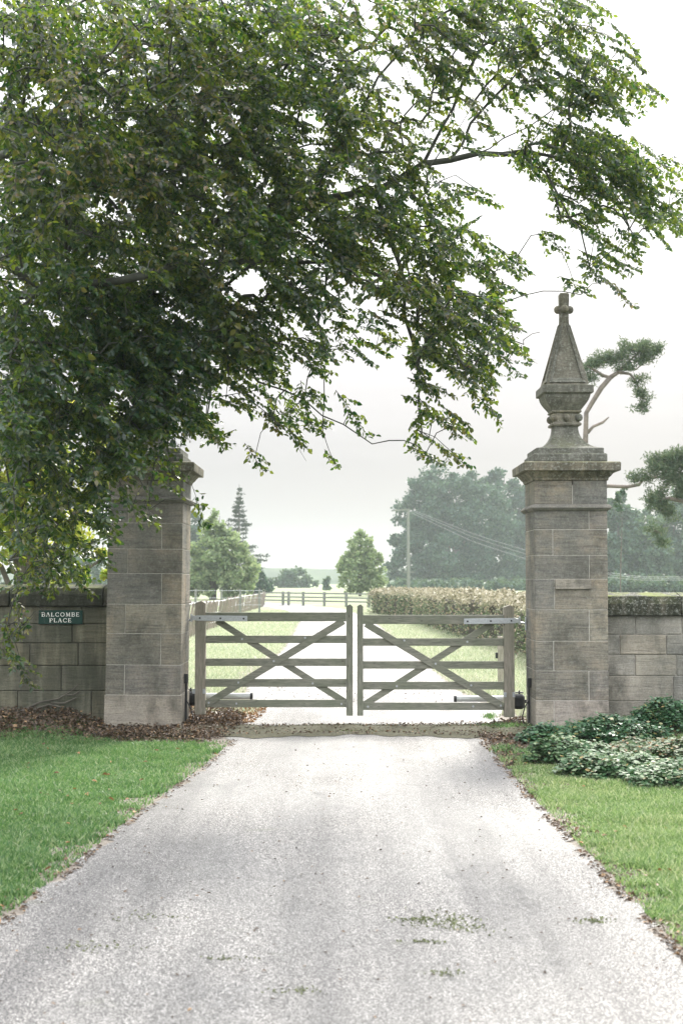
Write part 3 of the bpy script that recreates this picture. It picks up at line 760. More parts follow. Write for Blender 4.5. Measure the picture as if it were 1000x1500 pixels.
# ------------------------------------------------------------------ hedge
M_hedge = leaf_mat('clipped hedge leaf', [(0,(.1,.13,.07)),(.3,(.22,.25,.14)),(.5,(.36,.31,.23)),(.8,(.5,.4,.31)),(1,(.62,.52,.43))], ((.15,.2,.05),(.45,.32,.15)), .3, .5, .5,
                   patch=[(0,(.08,.13,.06)),(.6,(.2,.25,.13)),(1,(.45,.36,.27))], pscale=.35)
M_core = plain('hedge inner twigs', (.05,.045,.03), .95, 0, .3, 6)
def hedge_mat():
    k = NT('clipped hedge leaf green sides brown top')
    g = k.ramp(k.island(), [(0,(.06,.10,.045)),(.45,(.16,.21,.11)),(.75,(.3,.33,.2)),(.92,(.38,.3,.2)),(1,(.55,.45,.35))])
    b = k.ramp(k.island(), [(0,(.12,.11,.06)),(.35,(.27,.26,.17)),(.8,(.42,.38,.27)),(1,(.6,.56,.45))])
    sx = k.n('SeparateXYZ'); k.l(k.coord(), sx.inputs[0])
    zz = k.math('ADD', sx.outputs[2], k.math('MULTIPLY', k.noise(k.coord(), 1.2, 4), .7))
    c = k.mix(k.ramp(zz, [(.98, (0,0,0)), (1.0, (0,0,0))]), g, b)
    mr = k.n('MapRange'); mr.inputs['From Min'].default_value = 1.15; mr.inputs['From Max'].default_value = 1.4; k.l(zz, mr.inputs['Value'])
    c = k.mix(mr.outputs[0], g, b)
    t = k.n('BsdfTranslucent'); k.l(c, t.inputs['Color'])
    m = k.n('MixShader'); m.inputs[0].default_value = .35; k.l(k.pbsdf(c, .5, spec=.4), m.inputs[1]); k.l(t.outputs[0], m.inputs[2])
    return k.done(m.outputs[0])
M_hedge = hedge_mat()
def hedge(name, label, pts_, width, nleaf, size):
    # pts_ : (u, base v, top v)
    path = []
    for u, vb, vt in pts_:
        g_ = gnd(u, vb); path.append((g_[0]+width/2, g_[1], zat(vt, g_[1]+.5)))
    Q = lerp3(path, 60)
    c0 = np.array([Q[30][0], Q[30][1], 0.])
    e = empty(name, tuple(c0), label, 'hedge')
    tn = norm(np.gradient(Q[:, :2], axis=0)); nr = np.stack([-tn[:, 1], tn[:, 0]], 1)
    m = MB(); vs = []; fs = []
    for i, q in enumerate(Q):
        for sx, zz in ((-.34,0),(-.36,.8),(-.2,.88),(.2,.88),(.36,.8),(.34,0)):
            vs.append((q[0]-c0[0]+nr[i][0]*width*sx, q[1]-c0[1]+nr[i][1]*width*sx, q[2]*zz))
    for i in range(len(Q)-1):
        for k in range(6): fs.append((i*6+k, i*6+(k+1)%6, (i+1)*6+(k+1)%6, (i+1)*6+k))
    fs.append(tuple(range(6))); fs.append(tuple((len(Q)-1)*6+5-k for k in range(6)))
    m.add(vs, fs); m.build('stems', M_core, e)
    n_ = nleaf; t = RNG.uniform(0, len(Q)-1.001, n_); i0 = t.astype(int); fr = (t-i0)[:, None]
    q = Q[i0]*(1-fr)+Q[i0+1]*fr; nn = nr[i0]
    a = RNG.uniform(0, 1, n_); per = RNG.uniform(0, 1, n_)
    sx = np.where(per < .38, -.5, np.where(per < .5, .5, RNG.uniform(-.5, .5, n_)))
    zz = np.where(per < .5, RNG.uniform(.02, 1, n_), 1.0)
    wob = 1+.09*np.sin(t*1.9)+.06*np.sin(t*4.7)+.08*np.sin(t*.7)
    x = q[:, 0]+nn[:, 0]*sx*width*wob; y = q[:, 1]+nn[:, 1]*sx*width*wob; z = q[:, 2]*zz*(1+.04*np.sin(t*1.3)+.03*np.sin(t*3.1)+.05*np.sin(sx*9)*np.sin(t*.9))*(1-.12*np.abs(sx*2)**4*(per > .5))
    C = np.stack([x, y, z], 1)-c0+RNG.normal(0, .035, (n_, 3)); C[:, 2] = np.maximum(C[:, 2], .02)
    D = rdir(n_); Nn = rdir(n_); L = size*RNG.uniform(.6, 1.3, n_)
    V, F = leaves(C, D, Nn, L, L*.7, .2); mesh_np('foliage', V, F, M_hedge, e)
    return e
hedge('clipped_hedge', 'low clipped beech hedge with browning leaves nearest the right pier', [(800,985,890),(770,966,885),(735,950,878),(700,940,872),(660,930,869),(625,918,867.5),(607,911,868)], 1.3, 36000, .075)
hedge('clipped_hedge', 'square end section of clipped hedge beyond the near one, by the rail fence', [(615,909,867),(590,905,866.5),(560,901,865.5),(540,898,865)], 1.3, 14000, .1)

# ------------------------------------------------------------------ background trees
def bgtree(name, label, base, blobs, nclump, nleaf, size, mat, bark=M_tbark, trunk_r=.25, group=None, seed=1, cr=.26, shell=.45, cat='tree'):
    """blobs: (u, v, ru, rv) pixels at the tree's depth"""
    r = np.random.default_rng(seed); Yb = base[1]; s = FPX/Yb
    e = empty(name, (base[0], Yb, 0), label, cat, group)
    pts = []; m = MB(); top = None
    cs = []
    for (u, v, ru, rv) in blobs:
        c = at(u, v, Yb); cs.append((c, ru/s, rv/s))
    vol = np.array([a*a*b_ for _, a, b_ in cs]); area = np.array([a*b_ for _, a, b_ in cs]); sh = area/area.sum()
    for (c, rx, rz), f in zip(cs, sh):
        nc = max(4, int(nclump*f)); d = rdir(nc, r); rad = (shell+(1-shell)*r.uniform(0, 1, nc)**.5)[:, None]
        cc = c+d*rad*np.array([rx, rx, rz]); nl = int(nleaf*f/nc)
        for q in cc:
            R_ = cr*min(rx, rz)*r.uniform(.6, 1.35)
            pts.append(q+rdir(nl, r)*(r.uniform(0, 1, nl)**.6)[:, None]*R_*np.array([1.15,1.15,.8]))
    C = np.concatenate(pts); C = C[C[:, 2] > .15]; n = len(C)
    C = C-np.array([base[0], Yb, 0])
    L = size*r.uniform(.6, 1.35, n); V, F = leaves(C, rdir(n, r), rdir(n, r), L, L*.75, .15)
    mesh_np('crown', V, F, mat, e)
    zt = max(c[2] for c, _, _ in cs)
    ctr = np.mean([c for c, _, _ in cs], axis=0)
    m.tube([(0,0,-.1),(.0,0,zt*.25),((ctr[0]-base[0])*.4,0,zt*.5)], [trunk_r*1.2, trunk_r, trunk_r*.7], 8)
    for c, rx, rz in cs:
        p = c-np.array([base[0], Yb, 0]); k0 = ((ctr[0]-base[0])*.2, 0, zt*.28)
        m.tube([k0, ((k0[0]+p[0])*.5+rx*.1, p[1]*.5, k0[2]*.4+p[2]*.6-rz*.1), tuple(p), (p[0]+rx*.1, p[1], p[2]+rz*.7)], [trunk_r*.55, trunk_r*.35, trunk_r*.2, trunk_r*.05], 6)
    m.build('trunk', bark, e)
    return e
M_oak = leaf_mat('dark oak foliage', [(0,(.016,.05,.035)),(.6,(.03,.08,.05)),(1,(.07,.125,.075))], ((.06,.12,.05),(.11,.18,.08)), .25, .5, .4)
M_oak2 = leaf_mat('mid green oak foliage', [(0,(.025,.065,.045)),(.6,(.045,.10,.065)),(1,(.09,.15,.09))], ((.1,.16,.04),(.16,.22,.07)), .25, .5, .4)
M_lime = leaf_mat('light green young foliage', [(0,(.11,.17,.085)),(.6,(.18,.25,.12)),(1,(.3,.35,.19))], ((.26,.37,.15),(.4,.48,.22)), .4, .5, .4)
M_conif = leaf_mat('dark conifer needles', [(0,(.02,.035,.022)),(1,(.045,.07,.04))], ((.04,.07,.03),(.07,.1,.04)), .15, .6, .3)
M_pine = leaf_mat('blue green pine needles', [(0,(.05,.09,.055)),(.6,(.09,.14,.085)),(1,(.16,.19,.11))], ((.14,.2,.09),(.22,.28,.12)), .3, .6, .3)
FAR = 'trees beyond the gates'
def gx(u, Y_): return (xat(u, Y_), Y_)
bgtree('oak_tree', 'broad hazy oak rising behind the telegraph pole', gx(655, 250), [(655,735,62,50),(625,755,45,45),(700,765,55,55),(610,800,36,45),(660,820,80,50),(600,835,35,35),(710,830,60,45),(640,712,40,28)], 330, 42000, .56, M_oak, trunk_r=.8, group=FAR, seed=2)
bgtree('oak_tree', 'second hazy oak joining the first, partly behind the right pier', gx(748, 262), [(735,725,36,34),(760,745,40,45),(745,800,50,60),(790,790,45,60),(715,708,20,18),(775,850,60,30)], 220, 28000, .58, M_oak, trunk_r=.8, group=FAR, seed=3)
bgtree('broadleaf_tree', 'hazy rounded tree mass just right of the right pier above the wall', gx(905, 200), [(905,790,40,45),(880,830,40,45),(935,800,45,50),(930,850,60,30),(900,745,25,25)], 240, 26000, .5, M_oak2, trunk_r=.6, group=FAR, seed=4)
bgtree('broadleaf_tree', 'hazy tree mass at the right edge of the photo above the wall', gx(985, 212), [(985,790,40,60),(1010,760,45,55),(970,840,50,40),(1030,830,50,50),(960,770,25,35)], 240, 26000, .5, M_oak2, trunk_r=.6, group=FAR, seed=5)
bgtree('young_tree', 'light green young tree standing alone between the fence and hedge', gx(527, 135), [(527,800,17,22),(527,825,27,22),(518,845,27,22),(545,848,22,20),(510,830,15,14),(540,818,18,18),(527,785,8,10)], 230, 9500, .26, M_lime, trunk_r=.12, group=FAR, seed=6, cr=.27)
bgtree('broadleaf_tree', 'light green bushy tree right beside the left pier above the paling fence', gx(312, 112), [(320,775,20,28),(310,815,34,32),(345,835,30,30),(290,845,30,30),(330,855,45,22),(335,800,24,28)], 260, 17000, .27, M_lime, trunk_r=.25, group=FAR, seed=7, cr=.32)
bgtree('broadleaf_tree', 'rounded grey green hazy tree left of centre on the skyline', gx(428, 260), [(428,852,24,20),(408,858,17,14),(448,858,18,13),(428,866,40,9)], 120, 9000, .5, M_oak2, trunk_r=.3, group=FAR, seed=8)
bgtree('small_tree', 'faint thin pale small tree on the skyline beside the young green tree', gx(478, 200), [(478,858,9,9),(481,852,5,6)], 22, 700, .35, M_oak2, trunk_r=.1, group=FAR, seed=9)
bgtree('broadleaf_tree', 'tall faded tree seen in the gap right beside the left pier', gx(285, 230), [(285,780,24,36),(300,810,22,40),(265,800,40,60),(290,845,30,30)], 150, 14000, .5, M_oak, trunk_r=.4, group=FAR, seed=10)
bgtree('broadleaf_tree', 'low dark hazy bush below the conifer', gx(372, 150), [(372,850,16,26),(385,862,14,14),(362,858,14,16)], 90, 6000, .25, M_oak, trunk_r=.2, group=FAR, seed=12)
bgtree('broadleaf_tree', 'pale grey hazy trees low behind the left wall and leaves', gx(60, 190), [(20,830,60,30),(90,830,60,35),(140,845,50,30)], 90, 9000, .4, M_oak2, trunk_r=.3, group=FAR, seed=13)
bgtree('hedgerow', 'low dark hazy hedgerow just above the coping of the right wall', gx(960, 170), [(880,858,30,12),(920,857,30,13),(960,858,32,12),(1000,857,32,13),(1040,857,30,13)], 150, 12000, .36, M_oak2, trunk_r=.12, group='field hedgerows', seed=41, cr=.8, shell=.2, cat='hedgerow')
bgtree('hedgerow', 'low dark hazy hedgerow under the oaks behind the clipped hedge', gx(670, 200), [(600,859,30,9),(640,859,30,9),(680,860,32,9),(720,861,32,10),(760,862,30,11)], 150, 12000, .4, M_oak2, trunk_r=.12, group='field hedgerows', seed=42, cr=.8, shell=.2, cat='hedgerow')
# conifer
def conifer(name, label, u, vt, vb, Y_, wpx, seed):
    r = np.random.default_rng(seed); s = FPX/Y_; x0 = xat(u, Y_); zt = zat(vt, Y_)
    e = empty(name, (x0, Y_, 0), label, 'tree', FAR); m = MB()
    m.tube([(0,0,0),(0,0,zt*.6),(0,0,zt)], [.22,.12,.02], 8); P = []; D = []
    nlev = 21
    for i in range(nlev):
        f = i/nlev; z = zt*(.12+.87*f); rr = (wpx*1.35/s)*(1-f)**.95*r.uniform(.5, 1.15)+.1
        for k in range(7):
            a = r.uniform(0, 6.28); d = np.array([math.cos(a), math.sin(a), .12+.15*f]); L = rr*r.uniform(.6, 1.1)
            if r.uniform() < .25: continue
            m.tube([(0,0,z),(d[0]*L*.6, d[1]*L*.6, z-.06*L),(d[0]*L, d[1]*L, z+.1*L)], [.03,.02,.008], 4)
            nn = int(60*L/1.6)+10; t = r.uniform(.2, 1.05, nn)[:, None]
            P.append(np.array([0,0,z])+d*L*t*np.array([1,1,0])+r.normal(0, .07, (nn, 3))+np.array([0,0,.1])*t-np.array([0,0,.06])); 
    C = np.concatenate(P); n = len(C); L = .3*r.uniform(.6, 1.3, n)
    Vv, F = leaves(C, rdir(n, r), rdir(n, r), L, L*.35, .1); mesh_np('crown', Vv, F, M_conif, e); m.build('trunk', M_tbark, e)
conifer('conifer_tree', 'tall thin dark conifer with a pointed sparse top behind the bushy tree', 350, 709, 870, 190, 34, 3)
# scots pines
def pine(name, label, base, trunk, limbs, blobs, n, seed, size=.13):
    r = np.random.default_rng(seed); Yb = base[1]; s = FPX/Yb
    e = empty(name, (base[0], Yb, 0), label, 'tree', FAR); o_ = np.array([base[0], Yb, 0]); m = MB()
    P = [at(u, v, Yb)-o_ for u, v, _ in trunk]; m.tube([(P[0][0], 0, -.1)]+P, [trunk[0][2]*1.1]+[t[2] for t in trunk], 10)
    for lb in limbs:
        Q_ = [at(u, v, Yb)-o_+np.array([0, dy, 0]) for u, v, dy, _ in lb]; m.tube(Q_, [q[3] for q in lb], 7)
    m.build('trunk', M_pbark, e, smooth=True)
    pts = []; sub = MB()
    for (u, v, ru, rv, dn) in blobs:
        c = at(u, v, Yb)-o_; rx, rz = ru/s, rv/s; nc = max(4, int(dn*ru*rv/19)); d = rdir(nc, r)*(r.uniform(0, 1, nc)**.45)[:, None]
        for q in c+d*np.array([rx, rx*.9, rz]):
            nl = 95; t = r.uniform(0, 1, nl)[:, None]; ax = rdir(1, r)[0]*np.array([1,1,.4]); 
            pts.append(q+ax*(t-.5)*.5+rdir(nl, r)*.16*r.uniform(.3, 1.1, nl)[:, None])
            sub.tube([tuple(c), tuple((c+q)/2+np.array([0,0,-.05])), tuple(q)], [.02,.012,.006], 4)
    C = np.concatenate(pts); k = len(C); L = size*r.uniform(.6, 1.2, k)
    V, F = leaves(C, rdir(k, r)+np.array([0,0,.3]), rdir(k, r), L, L*.22, .1); mesh_np('crown', V, F, M_pine, e)
    sub.build('branchlets', M_pbark, e)
YP = 46
pine('scots_pine', 'orange barked pine with a twisted top rising behind the right pier finial', gx(852, YP),
     [(850,860,.30),(850,760,.26),(855,690,.12),(857,640,.085),(858,605,.075),(864,594,.075),(880,568,.085),(893,553,.08)],
     [[(893,553,0,.08),(905,545,.1,.06),(922,528,.2,.04),(940,512,.3,.02)], [(893,553,0,.05),(882,550,0,.06),(868,543,-.2,.045),(858,538,-.2,.03)],
      [(905,545,0,.06),(922,548,0,.04),(932,560,0,.03),(938,580,0,.02)],
      [(860,634,0,.06),(868,625,0,.05),(882,619,0,.045),(891,611,0,.02)],
      [(922,528,.2,.04),(932,540,.2,.03),(945,530,.2,.02)],
      [(852,718,0,.09),(890,712,0,.065),(918,713,0,.06),(935,710,0,.06),(943,700,0,.055),(975,698,0,.05)]],
     [(925,510,30,11,.8),(950,516,18,12,.8),(905,525,22,11,.8),(878,526,20,11,.8),(863,535,14,11,.8),(945,528,14,6,.5),(918,540,22,7,.7),(930,560,11,10,.8),(938,580,10,14,.9),(940,595,5,8,.5),(862,555,8,5,.4),(960,512,7,5,.7)], 1, 21)
pine('scots_pine', 'pine foliage with an orange branch entering from the right edge behind the wall', gx(1030, YP-1),
     [(1030,860,.28),(1028,760,.24),(1022,700,.2),(1010,650,.12)],
     [[(1024,720,0,.1),(995,700,0,.08),(975,690,0,.05),(955,680,0,.03)], [(1024,740,0,.08),(980,730,0,.06),(955,735,0,.04)]],
     [(965,678,22,16,1.0),(995,672,20,18,1.1),(945,700,12,10,.7),(985,700,24,14,1.0),(960,730,20,16,.9),(975,750,14,14,.8),(962,778,12,9,.8),(968,795,9,5,.5),(1005,720,16,22,.9),(930,700,8,5,.5),(1025,680,30,30,.8)], 1, 22)
bgtree('dead_tree', 'thin pale sparse tree below the orange pine branch', gx(908, 80), [(908,735,9,16),(912,715,6,8)], 16, 420, .15, M_oak2, trunk_r=.035, group=FAR, seed=31)

# yellow-green tree behind left wall
bgtree('hazel_tree', 'sunlit yellow green leafy tree behind the left wall with the sign', gx(20, 21), [(60,690,60,50),(110,760,45,45),(30,780,50,50),(140,700,40,60),(90,830,45,28),(150,820,14,35),(0,700,60,80),(-60,720,60,100),(20,600,70,60),(130,620,50,40)], 240, 16000, .075, M_yleaf, trunk_r=.09, seed=14, cr=.33, shell=.2)

# ------------------------------------------------------------------ telegraph pole and wires
Yt = 135
e = empty('telegraph_pole', (xat(598, Yt), Yt, 0), 'slim telegraph pole with a crossarm in front of the hazy oaks', 'telegraph pole')
zt = zat(745, Yt); m = MB(); m.tube([(0,0,-.1),(-.02,0,zt)], [.17,.12], 10); m.build('pole', M_rail, e)
m = MB(); m.box((0,-.1,zt-.12), (1.5,.12,.14), Matrix.Translation((-.15,0,0)) @ Matrix.Rotation(R(-5), 4, 'Y') @ Matrix.Translation((0,0,0))); ca = m.build('crossarm', M_rail, e); 
for x in (-.75, -.1, .5):
    m = MB(); m.tube([(x,-.1,zt-.02+x*.087),(x,-.1,zt+.16+x*.087)], .05, 8); m.build('insulator', M_black, e)
m = MB(); m.box((.05,-.12,zat(838, Yt)), (1.1,.08,.09)); m.build('lower_arm', M_rail, e)
m = MB(); m.tube([(0,0,zt-.9),(1.3,-1,zt-.4-1.6)], .02, 5)
for k, (du, dv, lab) in enumerate(((0,0,'uppermost of the three overhead cables sloping right from the pole'), (-2,7,'middle of the three overhead cables sloping right from the pole'), (-6,16,'lowest of the three overhead cables sloping right from the pole'))):
    wpts = [(604+du*.3,747+dv*.25,134.8),(640,761+dv*.5,128),(690,781+dv*.7,120),(730,794+dv*.75,114),(770,806+dv*.8,108),(830,824+dv*.6,99),(890,839+dv*.4,92),(940,845+dv*.3,86),(1000,845+dv*.3,80),(1080,835+dv*.3,74),(1160,815,68)]
    m = MB(); m.tube([tuple(at(*w)) for w in wpts], .012, 5); o = m.build('overhead_cable', M_wire); tag(o, lab, 'cable', 'overhead cables')

# ------------------------------------------------------------------ distant hills
k = NT('distant wooded hill'); n1 = k.noise(k.coord(), .05, 5); M_hill = k.done(k.pbsdf(k.ramp(n1, [(.4,(.04,.06,.04)),(.6,(.08,.11,.06))]), .95))
xs = np.linspace(-330, 330, 140)
def ridge(Yr, hbase, seed):
    r = np.random.default_rng(seed); h = hbase+sum(a*np.sin(xs*f+r.uniform(0, 6)) for a, f in ((1.0,.012),(.6,.03),(.3,.11),(.15,.4)))
    V = np.concatenate([np.stack([xs, np.full(140, Yr), np.full(140, -.5)], 1), np.stack([xs, np.full(140, Yr+12.), h], 1), np.stack([xs, np.full(140, Yr+60.), np.full(140, -.5)], 1)])
    i = np.arange(139)[:, None]
    return mesh_np('hills', V, np.concatenate([i+np.array([[0,1,141,140]]), i+np.array([[140,141,281,280]])]), M_hill, smooth=True)
tag(ridge(430, 3.4, 2), 'faint blue grey wooded ridge on the horizon', 'hill', kind='structure')
tag(ridge(640, 5.6, 5), 'farther paler ridge on the horizon', 'hill', kind='structure')

# ------------------------------------------------------------------ ground cover plants
M_gc = leaf_mat('dark green ground cover leaf', [(0,(.02,.075,.03)),(.5,(.04,.12,.05)),(.9,(.09,.19,.085)),(1,(.3,.22,.07))], ((.05,.15,.05),(.1,.22,.07)), .2, .38, .6)
M_gc2 = leaf_mat('pale frosted ground cover leaf', [(0,(.025,.08,.03)),(.4,(.055,.125,.05)),(.8,(.12,.2,.09)),(.95,(.26,.33,.2)),(1,(.33,.23,.09))], ((.08,.17,.06),(.14,.24,.08)), .2, .55, .3)
M_gc3 = leaf_mat('browning ground cover leaf', [(0,(.03,.075,.03)),(.5,(.055,.11,.04)),(.82,(.09,.13,.055)),(.94,(.15,.09,.04)),(1,(.36,.18,.05))], ((.06,.12,.04),(.2,.16,.05)), .2, .6, .25)
def cover(label, x, y, rx, ry, h, n, mat, seed, size=.042):
    r = np.random.default_rng(seed); e = empty('ground_cover_plant', (x, y, float(gz(x, y))), label, 'plant', 'ground cover at the right wall foot')
    # crowns of leaves: rosettes on a lumpy dome
    nr_ = int(n*1.7/14); a = r.uniform(0, 2*np.pi, nr_); q = np.sqrt(r.uniform(0, 1, nr_))*(1+.12*np.sin(a*5+seed))
    px, py = np.cos(a)*q*rx, np.sin(a)*q*ry
    lump = 1+.22*np.sin(px*9+seed)*np.cos(py*8)+r.normal(0, .12, nr_)
    pz = .72*h*np.sqrt(np.clip(1-(q*.92)**2, .03, 1))*lump*np.where(r.uniform(0, 1, nr_) < .3, r.uniform(.3, .9, nr_), 1)
    C = np.repeat(np.stack([px, py, pz], 1), 14, 0); kk = len(C); C += r.normal(0, .014, (kk, 3))
    an = r.uniform(0, 2*np.pi, kk); out = np.stack([np.cos(an), np.sin(an), r.uniform(-.45, .25, kk)], 1)
    L = size*r.uniform(.6, 1.25, kk); nrm = np.stack([r.normal(0, .35, kk), r.normal(-.15, .35, kk), np.ones(kk)], 1)
    V, F = leaves(C+out*.012, out, nrm, L, L*.72, -.18); mesh_np('leaves', V, F, mat, e)
    m = MB()
    for j in range(0, nr_, 3):
        m.tube([(px[j]*.6, py[j]*.6, -.02), (px[j]*.9, py[j]*.9, pz[j]*.6), (px[j], py[j], pz[j])], .003, 4)
    m.build('stems', M_tbark, e)
def gp(u, v): g_ = gnd(u, v); return g_[0], g_[1]
x, y = gp(797, 1090); cover('small dark green clump at the foot of the right pier', x, y, .26, .24, .2, 1500, M_gc, 1)
x, y = gp(893, 1086); cover('wide dark green clump against the foot of the right wall', x, y, .58, .42, .28, 5000, M_gc, 2)
x, y = gp(975, 1078); cover('dark green clump at the right photo edge against the wall', x+.1, y, .52, .42, .33, 4000, M_gc, 3)
x, y = gp(836, 1118); cover('pale frosted green clump in front, nearest the drive', x, y, .36, .34, .27, 3200, M_gc2, 4)
x, y = gp(895, 1136); cover('pale grey green clump in the middle of the front row', x, y, .42, .36, .22, 3600, M_gc2, 5)
x, y = gp(955, 1120); cover('browning variegated clump with orange leaves at the right', x+.05, y+.1, .5, .5, .24, 4600, M_gc3, 6)
x, y = gp(985, 1150); cover('mixed green clump nearest the camera at the right photo edge', x, y, .4, .36, .2, 3000, M_gc2, 7)
litter('leaf_litter', poly_pts([(790,1075),(1010,1060),(1010,1150),(840,1125)], 3000), .035, M_litter, 'dark dead leaves under the ground cover plants by the right wall', .03, flat=.7)
# bare vine on left wall
m = MB()
for pts_ in ([(30,1042),(60,1028),(85,1024),(105,1012),(115,1002)], [(75,1030),(95,1030),(112,1022)], [(48,1040),(72,1032),(90,1036)], [(98,1018),(108,1018),(118,1012)]):
    m.tube([tuple(at(u, v, YW-.012-.012*math.sin(i))) for i, (u, v) in enumerate(pts_)], [.009,.008,.007,.005,.003][:len(pts_)], 5)
o = m.build('vine_stem', M_tbark); tag(o, 'bare dead vine stems spreading over the foot of the left wall', 'vine')

# ------------------------------------------------------------------ the overhanging beech
GRID = """
9999999998876568987763000
9999999998775246887775200
9999999998775426776677510
9999999999877456643478620
9999999999887765320268620
9999999999998765210368720
9999999999998765300368853
9999999999999877620157764
9999999999999888850035553
9999999999988888873024410
9999999998865788872005100
9999999998754466885000000
9999999997653235776300000
9999999766420114653000000
9999999723430004620000000
9999998612321004500000000
8888875102101002300000000
7777632101000000000000000
5544220100000000000000000
3333200000000000000000000
3543000000000000000000000
2320000000000000000000000
2100000000000000000000000
2000000000000000000000000
1000000000000000000000000
""".split()
class Net:
    def __init__(s): s.p = []; s.par = []; s.w = []
    def add(s, p, par): s.p.append(np.array(p, float)); s.par.append(par); return len(s.p)-1
net = Net()
BX, BY = -6.3, 16.9
root = net.add((BX, BY, -.2), -1); ids = {}; last = root
for z in np.arange(.3, 8.6, .4):
    last = net.add((BX+.05*z, BY-.02*z, z), last); ids[round(z, 1)] = last
def tnode(z): return min(ids.items(), key=lambda kv: abs(kv[0]-z))[1]
def limb(start, pts_, wt):
    prev = start; P0 = net.p[start]; out = []
    for q in pts_:
        tgt = at(*q); nseg = max(1, int(np.linalg.norm(tgt-P0)/.22))
        for i in range(1, nseg+1):
            p = P0+(tgt-P0)*i/nseg+RNG.normal(0, .018, 3)
            prev = net.add(p, prev); out.append(prev); net_w[prev] = wt
        P0 = tgt
    return out
net_w = {}
L1 = limb(tnode(4.0), [(-60,250,16),(80,200,12.6),(120,178,12),(170,165,11.7),(215,158,11.5),(260,130,11.4),(330,90,11.6),(420,40,12),(500,-30,12.4)], 300)
L1b = limb(L1[len(L1)//2], [(130,120,14),(240,60,13.5),(300,-20,13)], 80)
L2 = limb(tnode(3.2), [(0,440,13),(170,412,12.2),(215,408,12.2),(270,388,12.6),(400,380,14.5),(480,385,14.5),(560,400,14.5),(650,420,14.5),(720,440,14.5)], 260)
L3 = limb(tnode(4.8), [(0,350,16.5),(200,330,15.6),(330,325,15.2),(450,305,15),(550,278,15),(620,242,15),(700,226,15),(770,222,15),(850,238,14.8),(940,275,14.5)], 420)
def nearest(px): 
    t = at(*px); return int(np.argmin([np.linalg.norm(q-t) for q in net.p]))
limb(nearest((625,240,15)), [(645,190,15),(665,160,14.9),(690,100,14.8),(715,40,14.7),(735,-30,14.6)], 90)
limb(nearest((655,230,15)), [(690,180,15.1),(715,150,15.1),(745,120,15),(800,60,14.9),(850,10,14.9)], 70)
limb(nearest((690,228,15)), [(740,205,15.2),(800,165,15.3),(850,130,15.2),(890,90,15.2)], 50)
limb(nearest((770,222,15)), [(800,250,14.8),(820,290,14.7),(850,340,14.6),(862,395,14.5)], 30)
limb(nearest((850,238,14.8)), [(900,290,14.6),(920,330,14.5),(900,370,14.5)], 24)
limb(nearest((560,278,15)), [(570,340,14.7),(590,420,14.5),(605,500,14.4),(615,580,14.3),(618,640,14.3)], 40)
limb(nearest((270,388,14.5)), [(300,440,14),(330,500,13.8),(380,560,13.8),(440,590,13.8),(500,620,13.8),(545,648,13.8)], 40)
limb(nearest((330,500,13.8)), [(335,560,13.5),(390,600,13.5),(425,640,13.5),(448,676,13.5)], 20)
limb(tnode(2.4), [(-60,560,13.2),(20,600,12.6),(80,650,12.4),(130,690,12.5),(165,725,12.8)], 60)
limb(tnode(2.8), [(-40,480,12.5),(60,500,12),(150,520,12.2),(220,570,12.8),(260,640,13.4)], 80)
limb(nearest((450,305,15)), [(470,250,14.6),(520,170,14.4),(560,110,14.4),(600,60,14.4)], 60)

# spray positions
SP = []
cellf = np.clip(RNG.normal(1, .5, (40, 25)), .1, 2.1)
for r_, row in enumerate(GRID):
    for c_, ch in enumerate(row):
        dns = int(ch)
        if dns == 0: continue
        n = dns*.95*cellf[r_, c_]; 
        if dns >= 8: n *= 1.25
        n = int(n)+(RNG.uniform() < n-int(n))
        for _ in range(n):
            u, v = (c_+RNG.uniform())*40, (r_+RNG.uniform())*40
            near = 11.2+2.9*smooth01((u-50)/650); far = 15.6
            if v > 420 and u < 300: near, far = 11.2+1.6*(u/300), 13.6
            elif v > 420: near, far = 13.2, 14.9
            if v > 800: near, far = 12.6, 14.9
            yv = RNG.uniform(near, far)
            SP.append(at(u, v-8, yv))
nvis = len(SP)
# rest of the crown: above the frame, left of it and behind the wall
for _ in range(620):
    a = RNG.uniform(0, 2*np.pi); q = math.sqrt(RNG.uniform())
    x = -6.0+8.5*q*math.cos(a); y_ = 16.5+7.5*q*math.sin(a); z = 3.0+7.0*RNG.uniform()**.8
    if y_ > 18.6 or y_ < 11.8: continue
    if y_ > 18.6 or y_ < 11.8: continue
    p = np.array([x, y_, z])
    # keep it out of the photo's frame except where the grid already fills it
    dv = y_*math.cos(T)+(z-H)*math.sin(T); uu = 500+FPX*x/dv; vv = 750-FPX*((z-H)*math.cos(T)-y_*math.sin(T))/dv
    if 0 <= uu < 1000 and 0 <= vv < 1000:
        if not (vv < 520 and uu < 420): continue
    elif vv > 0 and uu > 0: continue
    elif uu >= 640: continue
    SP.append(p)
SP = np.array(SP)
tc = np.array([BX+.3, BY, 5.])
order = np.argsort(np.linalg.norm(SP-tc, axis=1))
tips = []
for k in order:
    P = np.array(net.p); s = SP[k]; d = np.linalg.norm(P-s, axis=1)
    # prefer parents that lie towards the trunk and a bit above / level
    dt = np.linalg.norm(P-tc, axis=1); own = np.linalg.norm(s-tc)
    pen = np.where(dt > own, .6, 0)+np.where(P[:, 2] < s[2]-.3, .15, 0)
    j = int(np.argmin(d+pen)); a = net.p[j]; dd = np.linalg.norm(s-a)
    nseg = max(2, int(dd/.16)); prev = j
    sag = .12*dd; side = RNG.normal(0, .05*dd, 3)
    for i in range(1, nseg+1):
        t = i/nseg; p = a+(s-a)*t+np.array([0,0,1.])*sag*math.sin(math.pi*t)+side*math.sin(math.pi*t)
        prev = net.add(p, prev)
    tips.append((prev, k))
NP = np.array(net.p); par = np.array(net.par); N_ = len(NP)
cnt = np.ones(N_)*.2
for t, _ in tips: cnt[t] += 1
